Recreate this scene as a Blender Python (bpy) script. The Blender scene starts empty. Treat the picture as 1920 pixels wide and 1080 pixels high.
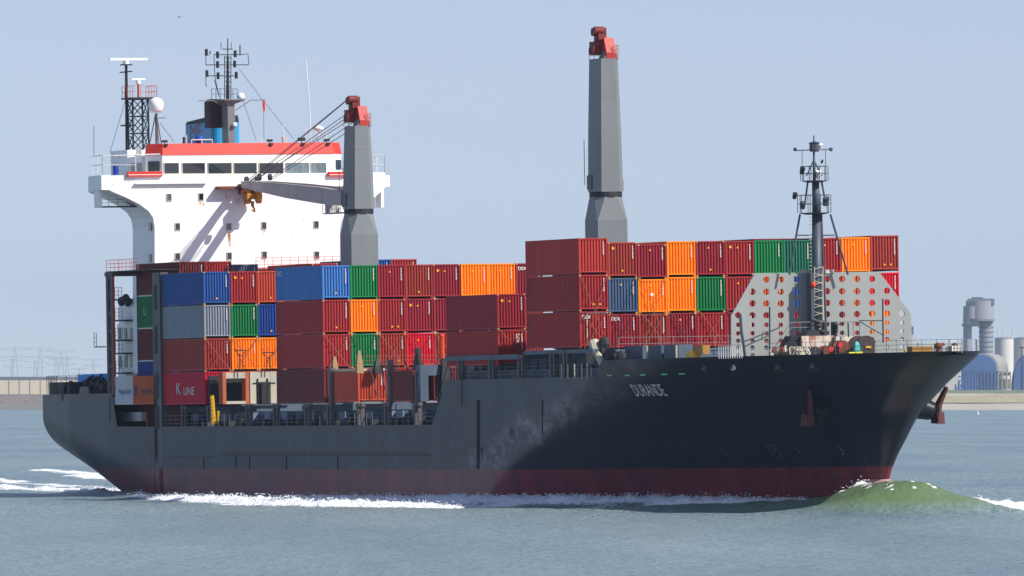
import bpy, math, random
import numpy as np
from mathutils import Matrix, Vector
random.seed(7); rng = np.random.default_rng(7)
SC = bpy.context.scene; COL = SC.collection
rad = math.radians

# ------------------------------------------------------------------ camera, sky, sun, exposure
F, YH, HC = 20049.4, 748.0, 8.741           # focal length in px of a 1920 px picture, horizon row, eye height
cam = bpy.data.cameras.new("camera"); camo = bpy.data.objects.new("camera", cam); COL.objects.link(camo)
cam.sensor_width = 36; cam.lens = F/1920*36; cam.shift_y = (YH-540)/1920
cam.clip_start = 1; cam.clip_end = 60000
camo.location = (0, 0, HC); camo.rotation_euler = (rad(90), 0, 0)
SC.camera = camo
TH, TRIM, LIST, Y0 = rad(20.3793), 0.0057, 0.0156, 907.5625   # ship heading, trim, list, distance
_h = Vector((math.sin(TH), -math.cos(TH), 0)); _p = Vector((math.cos(TH), math.sin(TH), 0)); _z = Vector((0, 0, 1))
_h2 = _h*math.cos(TRIM)+_z*math.sin(TRIM); _z2 = _z*math.cos(TRIM)-_h*math.sin(TRIM)
_p2 = _p*math.cos(LIST)+_z2*math.sin(LIST); _z3 = _z2*math.cos(LIST)-_p*math.sin(LIST)
S = Matrix(((_h2.x, _p2.x, _z3.x, 0), (_h2.y, _p2.y, _z3.y, Y0), (_h2.z, _p2.z, _z3.z, 0), (0, 0, 0, 1)))
SI = S.inverted()

# direction the sunlight travels, in ship axes (aft, to starboard, down)
LD = (_h*(-1.0)+_p*(-0.90)+_z*(-1.18)).normalized()
sun = bpy.data.lights.new("sun", 'SUN'); suno = bpy.data.objects.new("sun", sun); COL.objects.link(suno)
sun.energy = 5.0; sun.angle = rad(0.53); sun.color = (1.0, 0.95, 0.87)
suno.rotation_euler = LD.to_track_quat('-Z', 'Y').to_euler(); suno.location = (0, 0, 300)
W = bpy.data.worlds.new("World"); SC.world = W; W.use_nodes = True
nt = W.node_tree; nt.nodes.clear()
sky = nt.nodes.new('ShaderNodeTexSky'); sky.sky_type = 'NISHITA'; sky.sun_disc = False
sky.sun_elevation = math.asin(-LD.z); sky.sun_rotation = math.atan2(-LD.x, -LD.y)
sky.air_density = 1.0; sky.dust_density = 0.6; sky.ozone_density = 3.0; sky.altitude = 0
bg = nt.nodes.new('ShaderNodeBackground'); bg.inputs[1].default_value = 0.127
wo = nt.nodes.new('ShaderNodeOutputWorld')
gtc = nt.nodes.new('ShaderNodeTexCoord'); vad = nt.nodes.new('ShaderNodeVectorMath'); vad.operation = 'ADD'; vad.inputs[1].default_value = (0, 0, .09)
vno = nt.nodes.new('ShaderNodeVectorMath'); vno.operation = 'NORMALIZE'; nt.links.new(gtc.outputs['Generated'], vad.inputs[0]); nt.links.new(vad.outputs[0], vno.inputs[0]); nt.links.new(vno.outputs[0], sky.inputs[0])
tint = nt.nodes.new('ShaderNodeMix'); tint.data_type = 'RGBA'; tint.blend_type = 'MULTIPLY'; tint.inputs[0].default_value = 1; tint.inputs[7].default_value = (1.2, .97, .955, 1)
nt.links.new(sky.outputs[0], tint.inputs[6]); nt.links.new(tint.outputs[2], bg.inputs[0]); nt.links.new(bg.outputs[0], wo.inputs[0])
SC.view_settings.view_transform = 'Standard'; SC.view_settings.look = 'None'
SC.view_settings.exposure = 0.2; SC.view_settings.gamma = 1
try:
    SC.cycles.volume_step_rate = 1; SC.cycles.max_bounces = 5; SC.cycles.volume_bounces = 0
    SC.cycles.use_denoising = True
except Exception: pass

# ------------------------------------------------------------------ pixel <-> ship-frame points (real depths)
_o = SI @ Vector((0, 0, HC))
def _ray(x, y): return (SI.to_3x3() @ Vector(((x-960)/F, 1, (YH-y)/F)))
def _at(x, y, ax, val):
    d = _ray(x, y); t = (val-_o[ax])/d[ax]; return _o+d*t
def U(x, y, u): return _at(x, y, 0, u)
def V(x, y, v): return _at(x, y, 1, v)
def G(x, y, Y):                                   # world point at distance Y
    return Vector(((x-960)/F*Y, Y, HC+(YH-y)/F*Y))

# ------------------------------------------------------------------ materials
def lin(c):
    return tuple(((v/255)/12.92 if v/255 <= .04045 else ((v/255+.055)/1.055)**2.4) for v in c)+(1,)
def mat(name, rgb, rough=.6, metal=0, var=.12, scale=.6, rust=0, rustcol=(120, 62, 30), bump=0, streak=True, spec=.4, rnd=0):
    m = bpy.data.materials.new(name); m.use_nodes = True; t = m.node_tree; N = t.nodes; L = t.links
    b = N['Principled BSDF']; b.inputs['Roughness'].default_value = rough; b.inputs['Metallic'].default_value = metal
    b.inputs['Specular IOR Level'].default_value = spec
    tc = N.new('ShaderNodeTexCoord'); mp = N.new('ShaderNodeMapping'); L.new(tc.outputs['Object'], mp.inputs[0])
    mp.inputs['Scale'].default_value = (1, 1, .25 if streak else 1)
    n = N.new('ShaderNodeTexNoise'); n.inputs['Scale'].default_value = scale; n.inputs['Detail'].default_value = 6
    n.inputs['Roughness'].default_value = .62
    L.new(mp.outputs[0], n.inputs[0])
    mr = N.new('ShaderNodeMapRange'); mr.inputs[1].default_value = .3; mr.inputs[2].default_value = .7
    mr.inputs[3].default_value = 1-var; mr.inputs[4].default_value = 1+var; L.new(n.outputs[0], mr.inputs[0])
    mx = N.new('ShaderNodeMix'); mx.data_type = 'RGBA'; mx.blend_type = 'MULTIPLY'; mx.inputs[0].default_value = 1
    mx.inputs[6].default_value = lin(rgb); L.new(mr.outputs[0], mx.inputs[7]); last = mx.outputs[2]
    if rnd:
        oi = N.new('ShaderNodeObjectInfo'); r2 = N.new('ShaderNodeMapRange')
        r2.inputs[3].default_value = 1-rnd; r2.inputs[4].default_value = 1+rnd; L.new(oi.outputs['Random'], r2.inputs[0])
        m2 = N.new('ShaderNodeMix'); m2.data_type = 'RGBA'; m2.blend_type = 'MULTIPLY'; m2.inputs[0].default_value = 1
        L.new(last, m2.inputs[6]); L.new(r2.outputs[0], m2.inputs[7]); last = m2.outputs[2]
    if rust:
        mp2 = N.new('ShaderNodeMapping'); mp2.inputs['Scale'].default_value = (1.6, 1.6, .35); L.new(tc.outputs['Object'], mp2.inputs[0])
        n2 = N.new('ShaderNodeTexNoise'); n2.inputs['Scale'].default_value = 1.1; n2.inputs['Detail'].default_value = 8
        n2.inputs['Roughness'].default_value = .7; L.new(mp2.outputs[0], n2.inputs[0])
        r = N.new('ShaderNodeMapRange'); r.inputs[1].default_value = .72-.3*rust; r.inputs[2].default_value = .85-.3*rust
        L.new(n2.outputs[0], r.inputs[0])
        m3 = N.new('ShaderNodeMix'); m3.data_type = 'RGBA'; L.new(r.outputs[0], m3.inputs[0]); L.new(last, m3.inputs[6])
        m3.inputs[7].default_value = lin(rustcol); last = m3.outputs[2]
    L.new(last, b.inputs['Base Color'])
    if bump:
        bp = N.new('ShaderNodeBump'); bp.inputs['Strength'].default_value = bump; bp.inputs['Distance'].default_value = .05
        L.new(n.outputs[0], bp.inputs['Height']); L.new(bp.outputs[0], b.inputs['Normal'])
    return m

CC = {}   # container paints
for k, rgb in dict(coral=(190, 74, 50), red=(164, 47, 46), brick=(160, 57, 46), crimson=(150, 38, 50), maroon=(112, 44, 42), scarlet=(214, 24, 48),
                   orange=(255, 138, 6), magenta=(196, 26, 58), rustred=(176, 58, 48), green=(24, 124, 66), teal=(36, 112, 84), blue=(42, 84, 150), navy=(34, 66, 138), skyblue=(66, 120, 182),
                   steel=(74, 96, 124), grey=(138, 146, 156), white=(206, 212, 214), rust_orange=(198, 92, 40), slate=(88, 100, 118)).items():
    CC[k] = mat(k+"_container_paint", rgb, .55, 0, .1, .5, rust=.3, rustcol=(96, 50, 36), rnd=.07, spec=.2)
M = dict(
 white=mat('white_paint', (240, 240, 238), .45, 0, .04, .3, rust=.12, rustcol=(190, 150, 90)),
 whiteclean=mat('clean_white_paint', (228, 228, 226), .45, 0, .03),
 glass=mat('window_glass', (14, 17, 22), .08, 0, .3, 2, spec=.9),
 frame=mat('window_frame', (196, 190, 170), .5),
 redtop=mat('red_orange_paint', (208, 52, 36), .5, 0, .05, .4),
 crane=mat('crane_grey_paint', (112, 118, 120), .5, 0, .1, .35, rust=.08),
 jib=mat('jib_grey_paint', (170, 166, 164), .6, 0, .16, .5, rust=.3),
 cranered=mat('crane_head_red', (178, 44, 30), .5, 0, .15, .9, rust=.15),
 darkred=mat('dark_red_oxide', (118, 32, 26), .6, 0, .25, 1.2, rust=.3),
 deck=mat('deck_paint', (72, 76, 80), .8, 0, .2, .5, rust=.35),
 bluegrey=mat('blue_grey_steel', (76, 92, 108), .6, 0, .22, .7, rust=.2),
 dark=mat('dark_steel', (36, 38, 42), .6, 0, .25, 1, rust=.25),
 black=mat('black_paint', (20, 20, 22), .6, 0, .2),
 post=mat('weathered_post_paint', (92, 86, 84), .7, 0, .2, .8, rust=.4),
 beige=mat('beige_paint', (182, 176, 158), .6, 0, .1, .6, rust=.3),
 orangepost=mat('rusty_orange_post', (178, 92, 58), .7, 0, .2, .8, rust=.4),
 shield=mat('breakwater_grey', (146, 150, 146), .6, 0, .06, .25, rust=.14, rustcol=(150, 120, 90)),
 mast=mat('mast_blue_grey', (66, 74, 85), .5, 0, .15, .8, rust=.2),
 wire=mat('wire_rope', (40, 42, 46), .5, .3, .1),
 rod=mat('lashing_steel', (132, 82, 62), .6, .2, .2, 1, rust=.3),
 rail=mat('rail_white', (200, 200, 196), .5), railgrey=mat('rail_grey', (120, 118, 116), .6, rust=.3),
 railred=mat('rail_red', (190, 90, 74), .6, 0, .1),
 fblue=mat('funnel_blue', (36, 142, 190), .4, 0, .06, .5), fred=mat('funnel_red', (150, 50, 60), .5),
 soot=mat('sooty_steel', (58, 40, 40), .7, 0, .3, .8, rust=.4),
 yellow=mat('yellow_paint', (220, 170, 30), .5, 0, .15, 1), hook=mat('hook_yellow', (190, 128, 30), .5, 0, .25, 1.2, rust=.3),
 letter=mat('white_lettering', (214, 214, 210), .6, 0, .1, 3), fade=mat('faded_marks', (84, 90, 98), .7, 0, .3, 3),
 codem=mat('code_white', (210, 200, 196), .6, 0, .2, 6), sticker=mat('yellow_sticker', (232, 170, 20), .5, 0, .1),
 bluel=mat('blue_lettering', (30, 44, 120), .6), darkl=mat('dark_lettering', (50, 56, 80), .6),
 rusthouse=mat('rusty_white_housing', (206, 200, 184), .6, 0, .1, 1.2, rust=.85, rustcol=(146, 82, 52)),
 rusty=mat('rusty_iron', (112, 58, 38), .8, 0, .35, 1.6), anchor=mat('red_oxide_anchor', (84, 42, 40), .7, 0, .3, 1.5),
 tan=mat('tan_paint', (150, 124, 84), .7, 0, .3, 2, rust=.4), glass2=mat('lit_through_glass', (96, 112, 118), .1, 0, .5, 1.4, spec=.9),
 wood=mat('wood_yellow', (158, 116, 52), .7, 0, .15, 2, streak=False), rope=mat('rope_white', (196, 188, 170), .8, 0, .2, 4),
 flag=mat('red_flag', (205, 36, 44), .7), tarp=mat('blue_tarp', (70, 176, 252), .6, 0, .15, 1.5),
 bluebox=mat('deep_blue_cover', (30, 60, 160), .6), dgreen=mat('dark_green_paint', (34, 56, 46), .6, 0, .3, 1, rust=.2),
 cyan=mat('turquoise_cover', (50, 170, 160), .6), lime=mat('lime_yellow', (205, 200, 50), .6), green=mat('safety_green', (110, 200, 130), .5),
 orangep=mat('safety_orange', (226, 70, 30), .5),
)

# ------------------------------------------------------------------ mesh builder
class MB:
    def __init__(s): s.v = []; s.f = []
    def add(s, vs, fs):
        n = len(s.v); s.v += [tuple(a) for a in vs]; s.f += [tuple(i+n for i in f) for f in fs]; return s
    def box(s, a, b):
        x0, x1 = sorted((a[0], b[0])); y0, y1 = sorted((a[1], b[1])); z0, z1 = sorted((a[2], b[2]))
        return s.add([(x0,y0,z0),(x1,y0,z0),(x1,y1,z0),(x0,y1,z0),(x0,y0,z1),(x1,y0,z1),(x1,y1,z1),(x0,y1,z1)],
                     [(0,3,2,1),(4,5,6,7),(0,1,5,4),(1,2,6,5),(2,3,7,6),(3,0,4,7)])
    def cb(s, c, d): return s.box([c[i]-d[i]/2 for i in range(3)], [c[i]+d[i]/2 for i in range(3)])
    def loft(s, rings, caps=True):
        n = len(rings[0]); vs = [p for r in rings for p in r]; fs = []
        for i in range(len(rings)-1):
            for j in range(n):
                a = i*n+j; b = i*n+(j+1) % n; fs.append((a, b, b+n, a+n))
        if caps: fs.append(tuple(range(n-1, -1, -1))); fs.append(tuple(range((len(rings)-1)*n, len(rings)*n)))
        return s.add(vs, fs)
    def tube(s, p, q, r, r2=None, n=8):
        p = Vector(p); q = Vector(q); d = q-p
        if d.length < 1e-6: return s
        r2 = r if r2 is None else r2
        z = d.normalized(); x = z.orthogonal().normalized(); y = z.cross(x)
        ring = lambda c, rr: [c+x*(rr*math.cos(2*math.pi*k/n))+y*(rr*math.sin(2*math.pi*k/n)) for k in range(n)]
        return s.loft([ring(p, r), ring(q, r2)])
    def line(s, pts, r, n=5):
        for a, b in zip(pts, pts[1:]): s.tube(a, b, r, n=n)
        return s
    def beam(s, p, q, w, h, w2=None, h2=None):        # rectangular girder between two points, h is measured upward
        p = Vector(p); q = Vector(q); d = (q-p).normalized(); sd = d.cross(Vector((0,0,1))).normalized(); up = sd.cross(d)
        w2 = w if w2 is None else w2; h2 = h if h2 is None else h2
        rg = lambda c, a, b: [c-sd*a/2-up*b/2, c+sd*a/2-up*b/2, c+sd*a/2+up*b/2, c-sd*a/2+up*b/2]
        return s.loft([rg(p, w, h), rg(q, w2, h2)])
    def prism(s, pts, off):
        off = Vector(off); return s.loft([[Vector(p) for p in pts], [Vector(p)+off for p in pts]])
    def ball(s, c, r, nu=10, nv=7, sc=(1,1,1)):
        rings = [[(c[0]+r*sc[0]*math.sin(math.pi*max(.02, min(.98, i/nv)))*math.cos(2*math.pi*j/nu), c[1]+r*sc[1]*math.sin(math.pi*max(.02, min(.98, i/nv)))*math.sin(2*math.pi*j/nu),
                   c[2]+r*sc[2]*math.cos(math.pi*i/nv)) for j in range(nu)] for i in range(nv+1)]
        return s.loft(rings[::-1])
    def disc(s, c, ax, r, t, n=20):
        c = Vector(c); a = Vector(ax).normalized()*t/2; return s.tube(c-a, c+a, r, n=n)
    def rail(s, pts, h=1.0, sp=1.5, r=.03, bars=3, mid=True):  # railing along pts
        for a, b in zip(pts, pts[1:]):
            a = Vector(a); b = Vector(b); n = max(1, int(round((b-a).length/sp)))
            for i in range(n+1):
                p = a.lerp(b, i/n); s.tube(p, p+Vector((0,0,h)), r, n=4)
            for k in range(bars):
                z = Vector((0, 0, h*(k+1)/bars)); s.tube(a+z, b+z, r*.9, n=4)
        return s
    def build(s, name, m, parent=None, smooth=False):
        me = bpy.data.meshes.new(name); me.from_pydata(s.v, [], s.f); me.validate(); me.update()
        if smooth: me.polygons.foreach_set('use_smooth', [True]*len(me.polygons))
        me.materials.append(m)
        o = bpy.data.objects.new(name, me); COL.objects.link(o)
        if parent is not None: o.parent = parent
        return o
def tag(o, label=None, cat=None, group=None, kind=None):
    for k, v in (('label', label), ('category', cat), ('group', group), ('kind', kind)):
        if v: o[k] = v
    return o
def thing(name, label, cat, loc=(0,0,0), group=None, ship=True, rz=0):
    o = bpy.data.objects.new(name, None); COL.objects.link(o); o.empty_display_size = .5
    o.matrix_world = (S if ship else Matrix()) @ Matrix.Translation(Vector(loc)) @ Matrix.Rotation(rz, 4, 'Z')
    return tag(o, label, cat, group)
_tc = {}
def text(s, size, m, parent, name, origin, xd, yd, fn=None, align='CENTER', sx=1, ext=.012):
    """real lettering: x along xd, y along yd; fn maps (x, y) to a point on a curved surface instead"""
    cu = bpy.data.curves.new(name, 'FONT'); cu.body = s; cu.size = size; cu.align_x = align; cu.align_y = 'CENTER'; cu.extrude = 0
    cu.resolution_u = 3
    ob = bpy.data.objects.new(name, cu); COL.objects.link(ob); bpy.context.view_layer.update()
    dg = bpy.context.evaluated_depsgraph_get(); me = bpy.data.meshes.new_from_object(ob.evaluated_get(dg))
    bpy.data.objects.remove(ob); me.name = name
    o_ = Vector(origin); xd = Vector(xd); yd = Vector(yd)
    for v in me.vertices:
        v.co = fn(v.co.x*sx, v.co.y) if fn else o_+xd*(v.co.x*sx)+yd*v.co.y
    me.materials.clear(); me.materials.append(m)
    o = bpy.data.objects.new(name, me); COL.objects.link(o); o.parent = parent; return o

# ================================================================== THE SHIP
ship = thing('container_ship', 'large dark hulled container ship with white bridge and two grey cranes steaming to the right', 'container ship')

# ---- hull form
def interp(x, xs, ys): return float(np.interp(x, xs, ys))
WS = [-6, 0, 2.8, 4, 5.2, 7.3, 9.5, 11.7]
STEM = [80, 82.4, 83.8, 84.8, 85.9, 87.7, 92.2, 97.9]
NOSE = [.1, .2, .35, .5, .75, 1.1, 1.5, 1.8]
LEN = [54, 52, 48, 45, 42, 38, 37.5, 38]
EXP = [1.25, 1.3, 1.34, 1.36, 1.4, 1.46, 1.53, 1.64]
def hb(u, w):
    if u > 20:
        st = interp(w, WS, STEM); t = min(1, max(0, (st-u)/interp(w, WS, LEN)))
        R_ = interp(w, WS, NOSE); b = 14*(1-(1-t)**interp(w, WS, EXP))+R_*math.sqrt(min(1, max(0, st-u)/R_))*(1-t)**3
    else:
        B = interp(u, [-92, -80, -66, -50], [12, 13.4, 13.95, 14]); k = interp(u, [-92, -80, -68, -50, -40], [8, 6.8, 5, 2, 0])
        wb = interp(u, [-92, -80, -68, -50, -40], [2.5, .3, -3, -6, -6])
        b = B if w >= k else B*math.sqrt(max(0, 1-(min(1, (k-w)/(k-wb)))**2.2))
    return b
def wtop(u):
    return interp(u, [-92, -65.6, -64.2, -53.6, -53.55, -51.4, -51.35, 19.0, 22.6, 57.2, 58.6, 110],
                     [9.85, 9.85, 6.85, 6.8, 20.5, 20.5, 6.8, 6.72, 10.4, 10.42, 11.66, 11.82])
def wbot(u): return interp(u, [-92, -80, -68, -50, -40, 60], [2.5, .3, -3, -5.9, -5.9, -5.9])
us = sorted(set([float(x) for x in np.linspace(-92, -66, 27)]+[-65.6,-65.1,-64.6,-64.2]+[float(x) for x in np.linspace(-62, -54, 9)]+
    [-53.6,-53.55,-51.4,-51.35]+[float(x) for x in np.linspace(-50, 18, 35)]+[19,20,21,22,22.6]+[float(x) for x in np.linspace(24, 57, 34)]+[57.2,57.6,58.1,58.6,60]))
NW = 46
hm = MB()
def side_grid(sg):
    cols = []
    for u in us:
        wt = wtop(u) if not (-53.6 < u < -51.36) else 20.5
        wb = wbot(u); cols.append([(u, sg*hb(u, w), w) for w in (wb+(wt-wb)*i/NW for i in range(NW+1))])
    for i in range(1, 41):
        tau = 1-(1-i/40)**2.3; c = []
        for j in range(NW+1):
            w = -5.9+(wtop(75)-(-5.9)+tau*.12)*j/NW
            u = 60+(interp(w, WS, STEM)-60)*tau; c.append((u, sg*hb(u, w), w))
        cols.append(c)
    n = NW+1; vs = [p for c in cols for p in c]; fs = []
    for i in range(len(cols)-1):
        for j in range(NW):
            a = i*n+j; q = (a, a+n, a+n+1, a+1); fs.append(q if sg < 0 else q[::-1])
    hm.add(vs, fs); return cols
cs = side_grid(-1); cp = side_grid(1)
tr = [cs[0][j] for j in range(NW+1)]; tp = [cp[0][j] for j in range(NW+1)]      # transom
hm.add(tr+tp, [(j+1, j, NW+1+j, NW+2+j) for j in range(NW)])
HM = bpy.data.materials.new('hull_paint'); HM.use_nodes = True
def hull_mat():
    t = HM.node_tree; N = t.nodes; L = t.links; b = N['Principled BSDF']
    tc = N.new('ShaderNodeTexCoord'); sp = N.new('ShaderNodeSeparateXYZ'); L.new(tc.outputs['Object'], sp.inputs[0])
    def noise(sc, scale, det=7, rgh=.6):
        mp = N.new('ShaderNodeMapping'); mp.inputs['Scale'].default_value = sc; L.new(tc.outputs['Object'], mp.inputs[0])
        n = N.new('ShaderNodeTexNoise'); n.inputs['Scale'].default_value = scale; n.inputs['Detail'].default_value = det
        n.inputs['Roughness'].default_value = rgh; L.new(mp.outputs[0], n.inputs[0]); return n.outputs[0]
    def mth(op, a, c, cl=False):
        m = N.new('ShaderNodeMath'); m.operation = op; m.use_clamp = cl
        for i, v in enumerate((a, c)):
            if isinstance(v, (int, float)): m.inputs[i].default_value = v
            else: L.new(v, m.inputs[i])
        return m.outputs[0]
    def mix(f, a, c):
        m = N.new('ShaderNodeMix'); m.data_type = 'RGBA'
        if isinstance(f, (int, float)): m.inputs[0].default_value = f
        else: L.new(f, m.inputs[0])
        for i, v in ((6, a), (7, c)):
            if isinstance(v, tuple): m.inputs[i].default_value = v
            else: L.new(v, m.inputs[i])
        return m.outputs[2]
    def rng_(v, a, c, o0=0, o1=1):
        m = N.new('ShaderNodeMapRange'); L.new(v, m.inputs[0])
        for i, k in ((1, a), (2, c), (3, o0), (4, o1)): m.inputs[i].default_value = k
        return m.outputs[0]
    streak = noise((1, 1, .12), .55); blot = noise((1, 1, 1), .16, 8, .65); fine = noise((1, 1, .5), 1.6); patch = noise((.5, .5, 1), 1.1, 8, .7)
    aft_tone = mix(rng_(streak, .35, .65), lin((28, 34, 42)), lin((44, 50, 59)))        # streaky grey topsides aft
    aft_tone = mix(rng_(fine, .55, .75, 0, .35), aft_tone, lin((96, 92, 96)))
    new = mix(rng_(blot, .35, .7), lin((24, 28, 38)), lin((32, 38, 48)))           # darker tone forward
    d = mth('ADD', mth('MULTIPLY', sp.outputs[2], -4.1), sp.outputs[0])            # slanted edge between the two tones
    d = mth('ADD', d, mth('MULTIPLY', mth('SUBTRACT', blot, .5), 22))
    f = rng_(d, 8, 28)
    pale_patch = mth('MULTIPLY', mth('MULTIPLY', mth('MULTIPLY', rng_(d, 9, 15), rng_(d, 24, 18)), rng_(patch, .42, .6, 0, .85)), rng_(sp.outputs[2], 9.5, 7, .25, 1))  # pale patches along the slanted edge
    top = mix(pale_patch, mix(f, aft_tone, new), lin((128, 118, 122)))
    bot = mix(rng_(streak, .35, .65), lin((98, 35, 42)), lin((130, 45, 49)))
    bot = mix(rng_(blot, .5, .7, 0, .4), bot, lin((66, 56, 66)))
    bot = mix(mth('MULTIPLY', rng_(mth('ADD', sp.outputs[2], mth('MULTIPLY', fine, .6)), 1.0, .55), rng_(sp.outputs[0], 20, -10)), bot, lin((26, 34, 34)))
    c = mix(rng_(mth('ADD', sp.outputs[2], mth('MULTIPLY', mth('SUBTRACT', fine, .5), .1)), 3.06, 3.0), top, bot)
    cx = N.new('ShaderNodeCombineXYZ'); L.new(sp.outputs[0], cx.inputs[0]); L.new(sp.outputs[2], cx.inputs[1])
    br = N.new('ShaderNodeTexBrick'); L.new(cx.outputs[0], br.inputs[0]); br.inputs['Scale'].default_value = 1; br.inputs['Brick Width'].default_value = 8.4; br.inputs['Row Height'].default_value = 2.1
    br.inputs['Mortar Size'].default_value = .045; br.inputs['Mortar Smooth'].default_value = .6; br.inputs['Color1'].default_value = (1,1,1,1); br.inputs['Color2'].default_value = (.9,.91,.93,1); br.inputs['Mortar'].default_value = (.72,.72,.74,1)
    mb_ = N.new('ShaderNodeMix'); mb_.data_type = 'RGBA'; mb_.blend_type = 'MULTIPLY'; mb_.inputs[0].default_value = 1; L.new(c, mb_.inputs[6]); L.new(br.outputs[0], mb_.inputs[7]); c = mb_.outputs[2]
    L.new(c, b.inputs['Base Color']); b.inputs['Roughness'].default_value = .4; b.inputs['Specular IOR Level'].default_value = .22
    # plate seams and slight waviness
    pl = noise((.25, .25, .35), .9, 2, .4); bp = N.new('ShaderNodeBump'); bp.inputs['Strength'].default_value = .35; bp.inputs['Distance'].default_value = .12
    L.new(pl, bp.inputs['Height']); L.new(bp.outputs[0], b.inputs['Normal'])
hull_mat()
hull = hm.build('hull', HM, ship, smooth=True)
# bulb, keel skeg
MB().ball((80.5, 0, .1), 1, 16, 12, (5.6, 1.7, 2.3)).build('bulbous_bow', mat('bulb_paint', (196, 150, 150), .3, 0, .2, 1), hull, True)
# thin inboard lining so that plating has thickness, and the decks
dk = MB()
def deckstrip(u0, u1, w, n=20, inset=.12):
    xs = np.linspace(u0, u1, n+1); vs = []
    for u in xs:
        b = max(.01, hb(float(u), w)-inset); vs += [(u, -b, w), (u, b, w)]
    dk.add(vs, [(2*i, 2*i+2, 2*i+3, 2*i+1) for i in range(n)])
deckstrip(-91.95, -65.4, 9.6); deckstrip(-65.4, 21, 6.2); deckstrip(21, 58.4, 9.6); deckstrip(58.4, 99, 11.55, 40, .05)
dk.build('deck', M['deck'], ship)
# slots in the tall plating pillar, rubbing strakes, fairleads, marks on the hull
def onhull(u, w, off=.02): return Vector((u, -hb(u, w)-off, w))
def solve_hull(x, y):
    v = -8.
    for _ in range(30):
        p = V(x, y, v); v = .5*v-.5*hb(p.x, p.z)
    return p
RUN = mat('rust_run_paint', (98, 78, 68), .8, 0, .4, 3)
for wa, wb in ((17.2,19.4),(13.3,15.8),(9.3,11.6),(6.6,8.6)):
    MB().box((-53.1,-14.03,wa), (-52.4,-13.9,wb)).build('pillar_slot', M['black'], hull)
for v in (-13.9, 13.2): MB().box((-53.6,v,6.3), (-51.35,v+.7,20.5)).build('side_pillar', M['post'], ship)
hf = MB()
for (x0, x1, y) in ((305, 372, 857), (380, 395, 856), (415, 810, 854), (415, 800, 850)):
    for i in range(12):
        a = V(x0+(x1-x0)*i/12, y, -14); c = V(x0+(x1-x0)*(i+1)/12, y, -14)
        hf.tube(onhull(a.x, a.z), onhull(c.x, c.z), .035, n=4)
for (x, y0, y1, r) in ((898,750,880,.07),(895,750,878,.04),(1017,750,812,.05),(205,745,790,.03),(442,855,878,.03),(382,858,878,.03),(468,855,880,.03),(537,855,880,.03),(633,855,880,.03),(866,700,760,.03)):
    a = V(x, y0, -14); c = V(x, y1, -14); hf.tube(onhull(a.x, a.z), onhull(c.x, c.z), r, n=4)
hf.build('rubbing_strake', M['black'], hull)
def cone_mark(x, y, v=-12.1):
    p = V(x, y, v); return p
fl = MB(); p = V(130, 755, -12.5)
fl.box((p.x-.35, -hb(p.x, 9)-.05, p.z+.2), (p.x+.35, -hb(p.x, 9)+.3, p.z+1.5)); fl.prism([(p.x-.3,-12.9,p.z+.3),(p.x+.3,-12.9,p.z+.3),(p.x+1.0,-12.9,p.z-.9),(p.x-.9,-12.9,p.z-.9)], (0,.6,0))
fl.build('stern_fairlead', M['black'], hull)
for (x, y, v) in ((1375,688,-12.6),(1320,688,-13.2),(1457,686,-10.6),(1522,684,-9.2)):
    p = solve_hull(x, y); q = MB(); b = hb(p.x, p.z)
    q.disc((p.x,-b,p.z),(0,1,0),.28,.22,14); q.build('mooring_pipe', M['post'] if x != 1375 else M['letter'], hull)
    q = MB(); q.disc((p.x,-b-.02,p.z),(0,1,0),.17,.22,12); q.build('pipe_opening', M['black'], hull)
for (x, y, l, n_) in ((1457,690,14,4),(1522,688,14,4),(1322,694,12,3),(1535,770,30,5),(903,840,24,2),(962,800,20,2),(1375,690,8,2)):
    for k in range(n_):
        p = solve_hull(x+k*5-5, y); p2 = solve_hull(x+k*5-3, y+l*random.uniform(.6,1)); q = MB(); q.line([p+Vector((0,-.02,0)), p2+Vector((0,-.02,0))], .03, 4); q.build('rust_run', RUN, hull)
for (x, y) in ((1143,704),(1177,704),(1206,703),(1246,702),(1279,701)):
    p = solve_hull(x, y); a = onhull(p.x-.36, p.z, .03); c = onhull(p.x+.36, p.z, .03)
    q = MB(); q.beam(a, c, .04, .1); q.build('green_mark', M['green'], hull)
# name and bow marks, laid on the shell plating
def hullfn(u0, w0, sl=0): return lambda x, y: Vector((u0+x, -hb(u0+x, w0+y+sl*x)-.035, w0+y+sl*x))
pn = solve_hull(1215, 733)
text('DURANDE', 1.36, M['letter'], hull, 'ship_name', (0,0,0), (1,0,0), (0,0,1), hullfn(pn.x+.1, pn.z+.0, .0), sx=.62)
q = solve_hull(1578, 845); text('3', 1.1, M['fade'], hull, 'draught_mark', (0,0,0), (1,0,0), (0,0,1), hullfn(q.x, q.z), sx=1.1)
q = solve_hull(1453, 846); tm = MB(); N_ = 20
cir = [onhull(q.x+.62*math.cos(2*math.pi*k/N_), q.z+.5*math.sin(2*math.pi*k/N_), .03) for k in range(N_+1)]
tm.line(cir, .035, 4)
for k in (2, 7): tm.line([cir[k], onhull(q.x, q.z, .03), cir[(k+10) % 20]], .03, 4)
tm.build('thruster_mark', M['fade'], hull)
dm = MB()
for (x0, y0, x1, y1) in ((1490,836,1503,852),(1350,840,1364,854),(1616,850,1618,852),(1621,858,1622,860),(1624,866,1625,868),(1627,872,1628,875)):
    dm.line([solve_hull(x0, y0)+Vector((0,-.03,0)), solve_hull(x1, y1)+Vector((0,-.03,0))], .045, 4)
dm.build('hull_tick_mark', M['fade'], hull)

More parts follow.
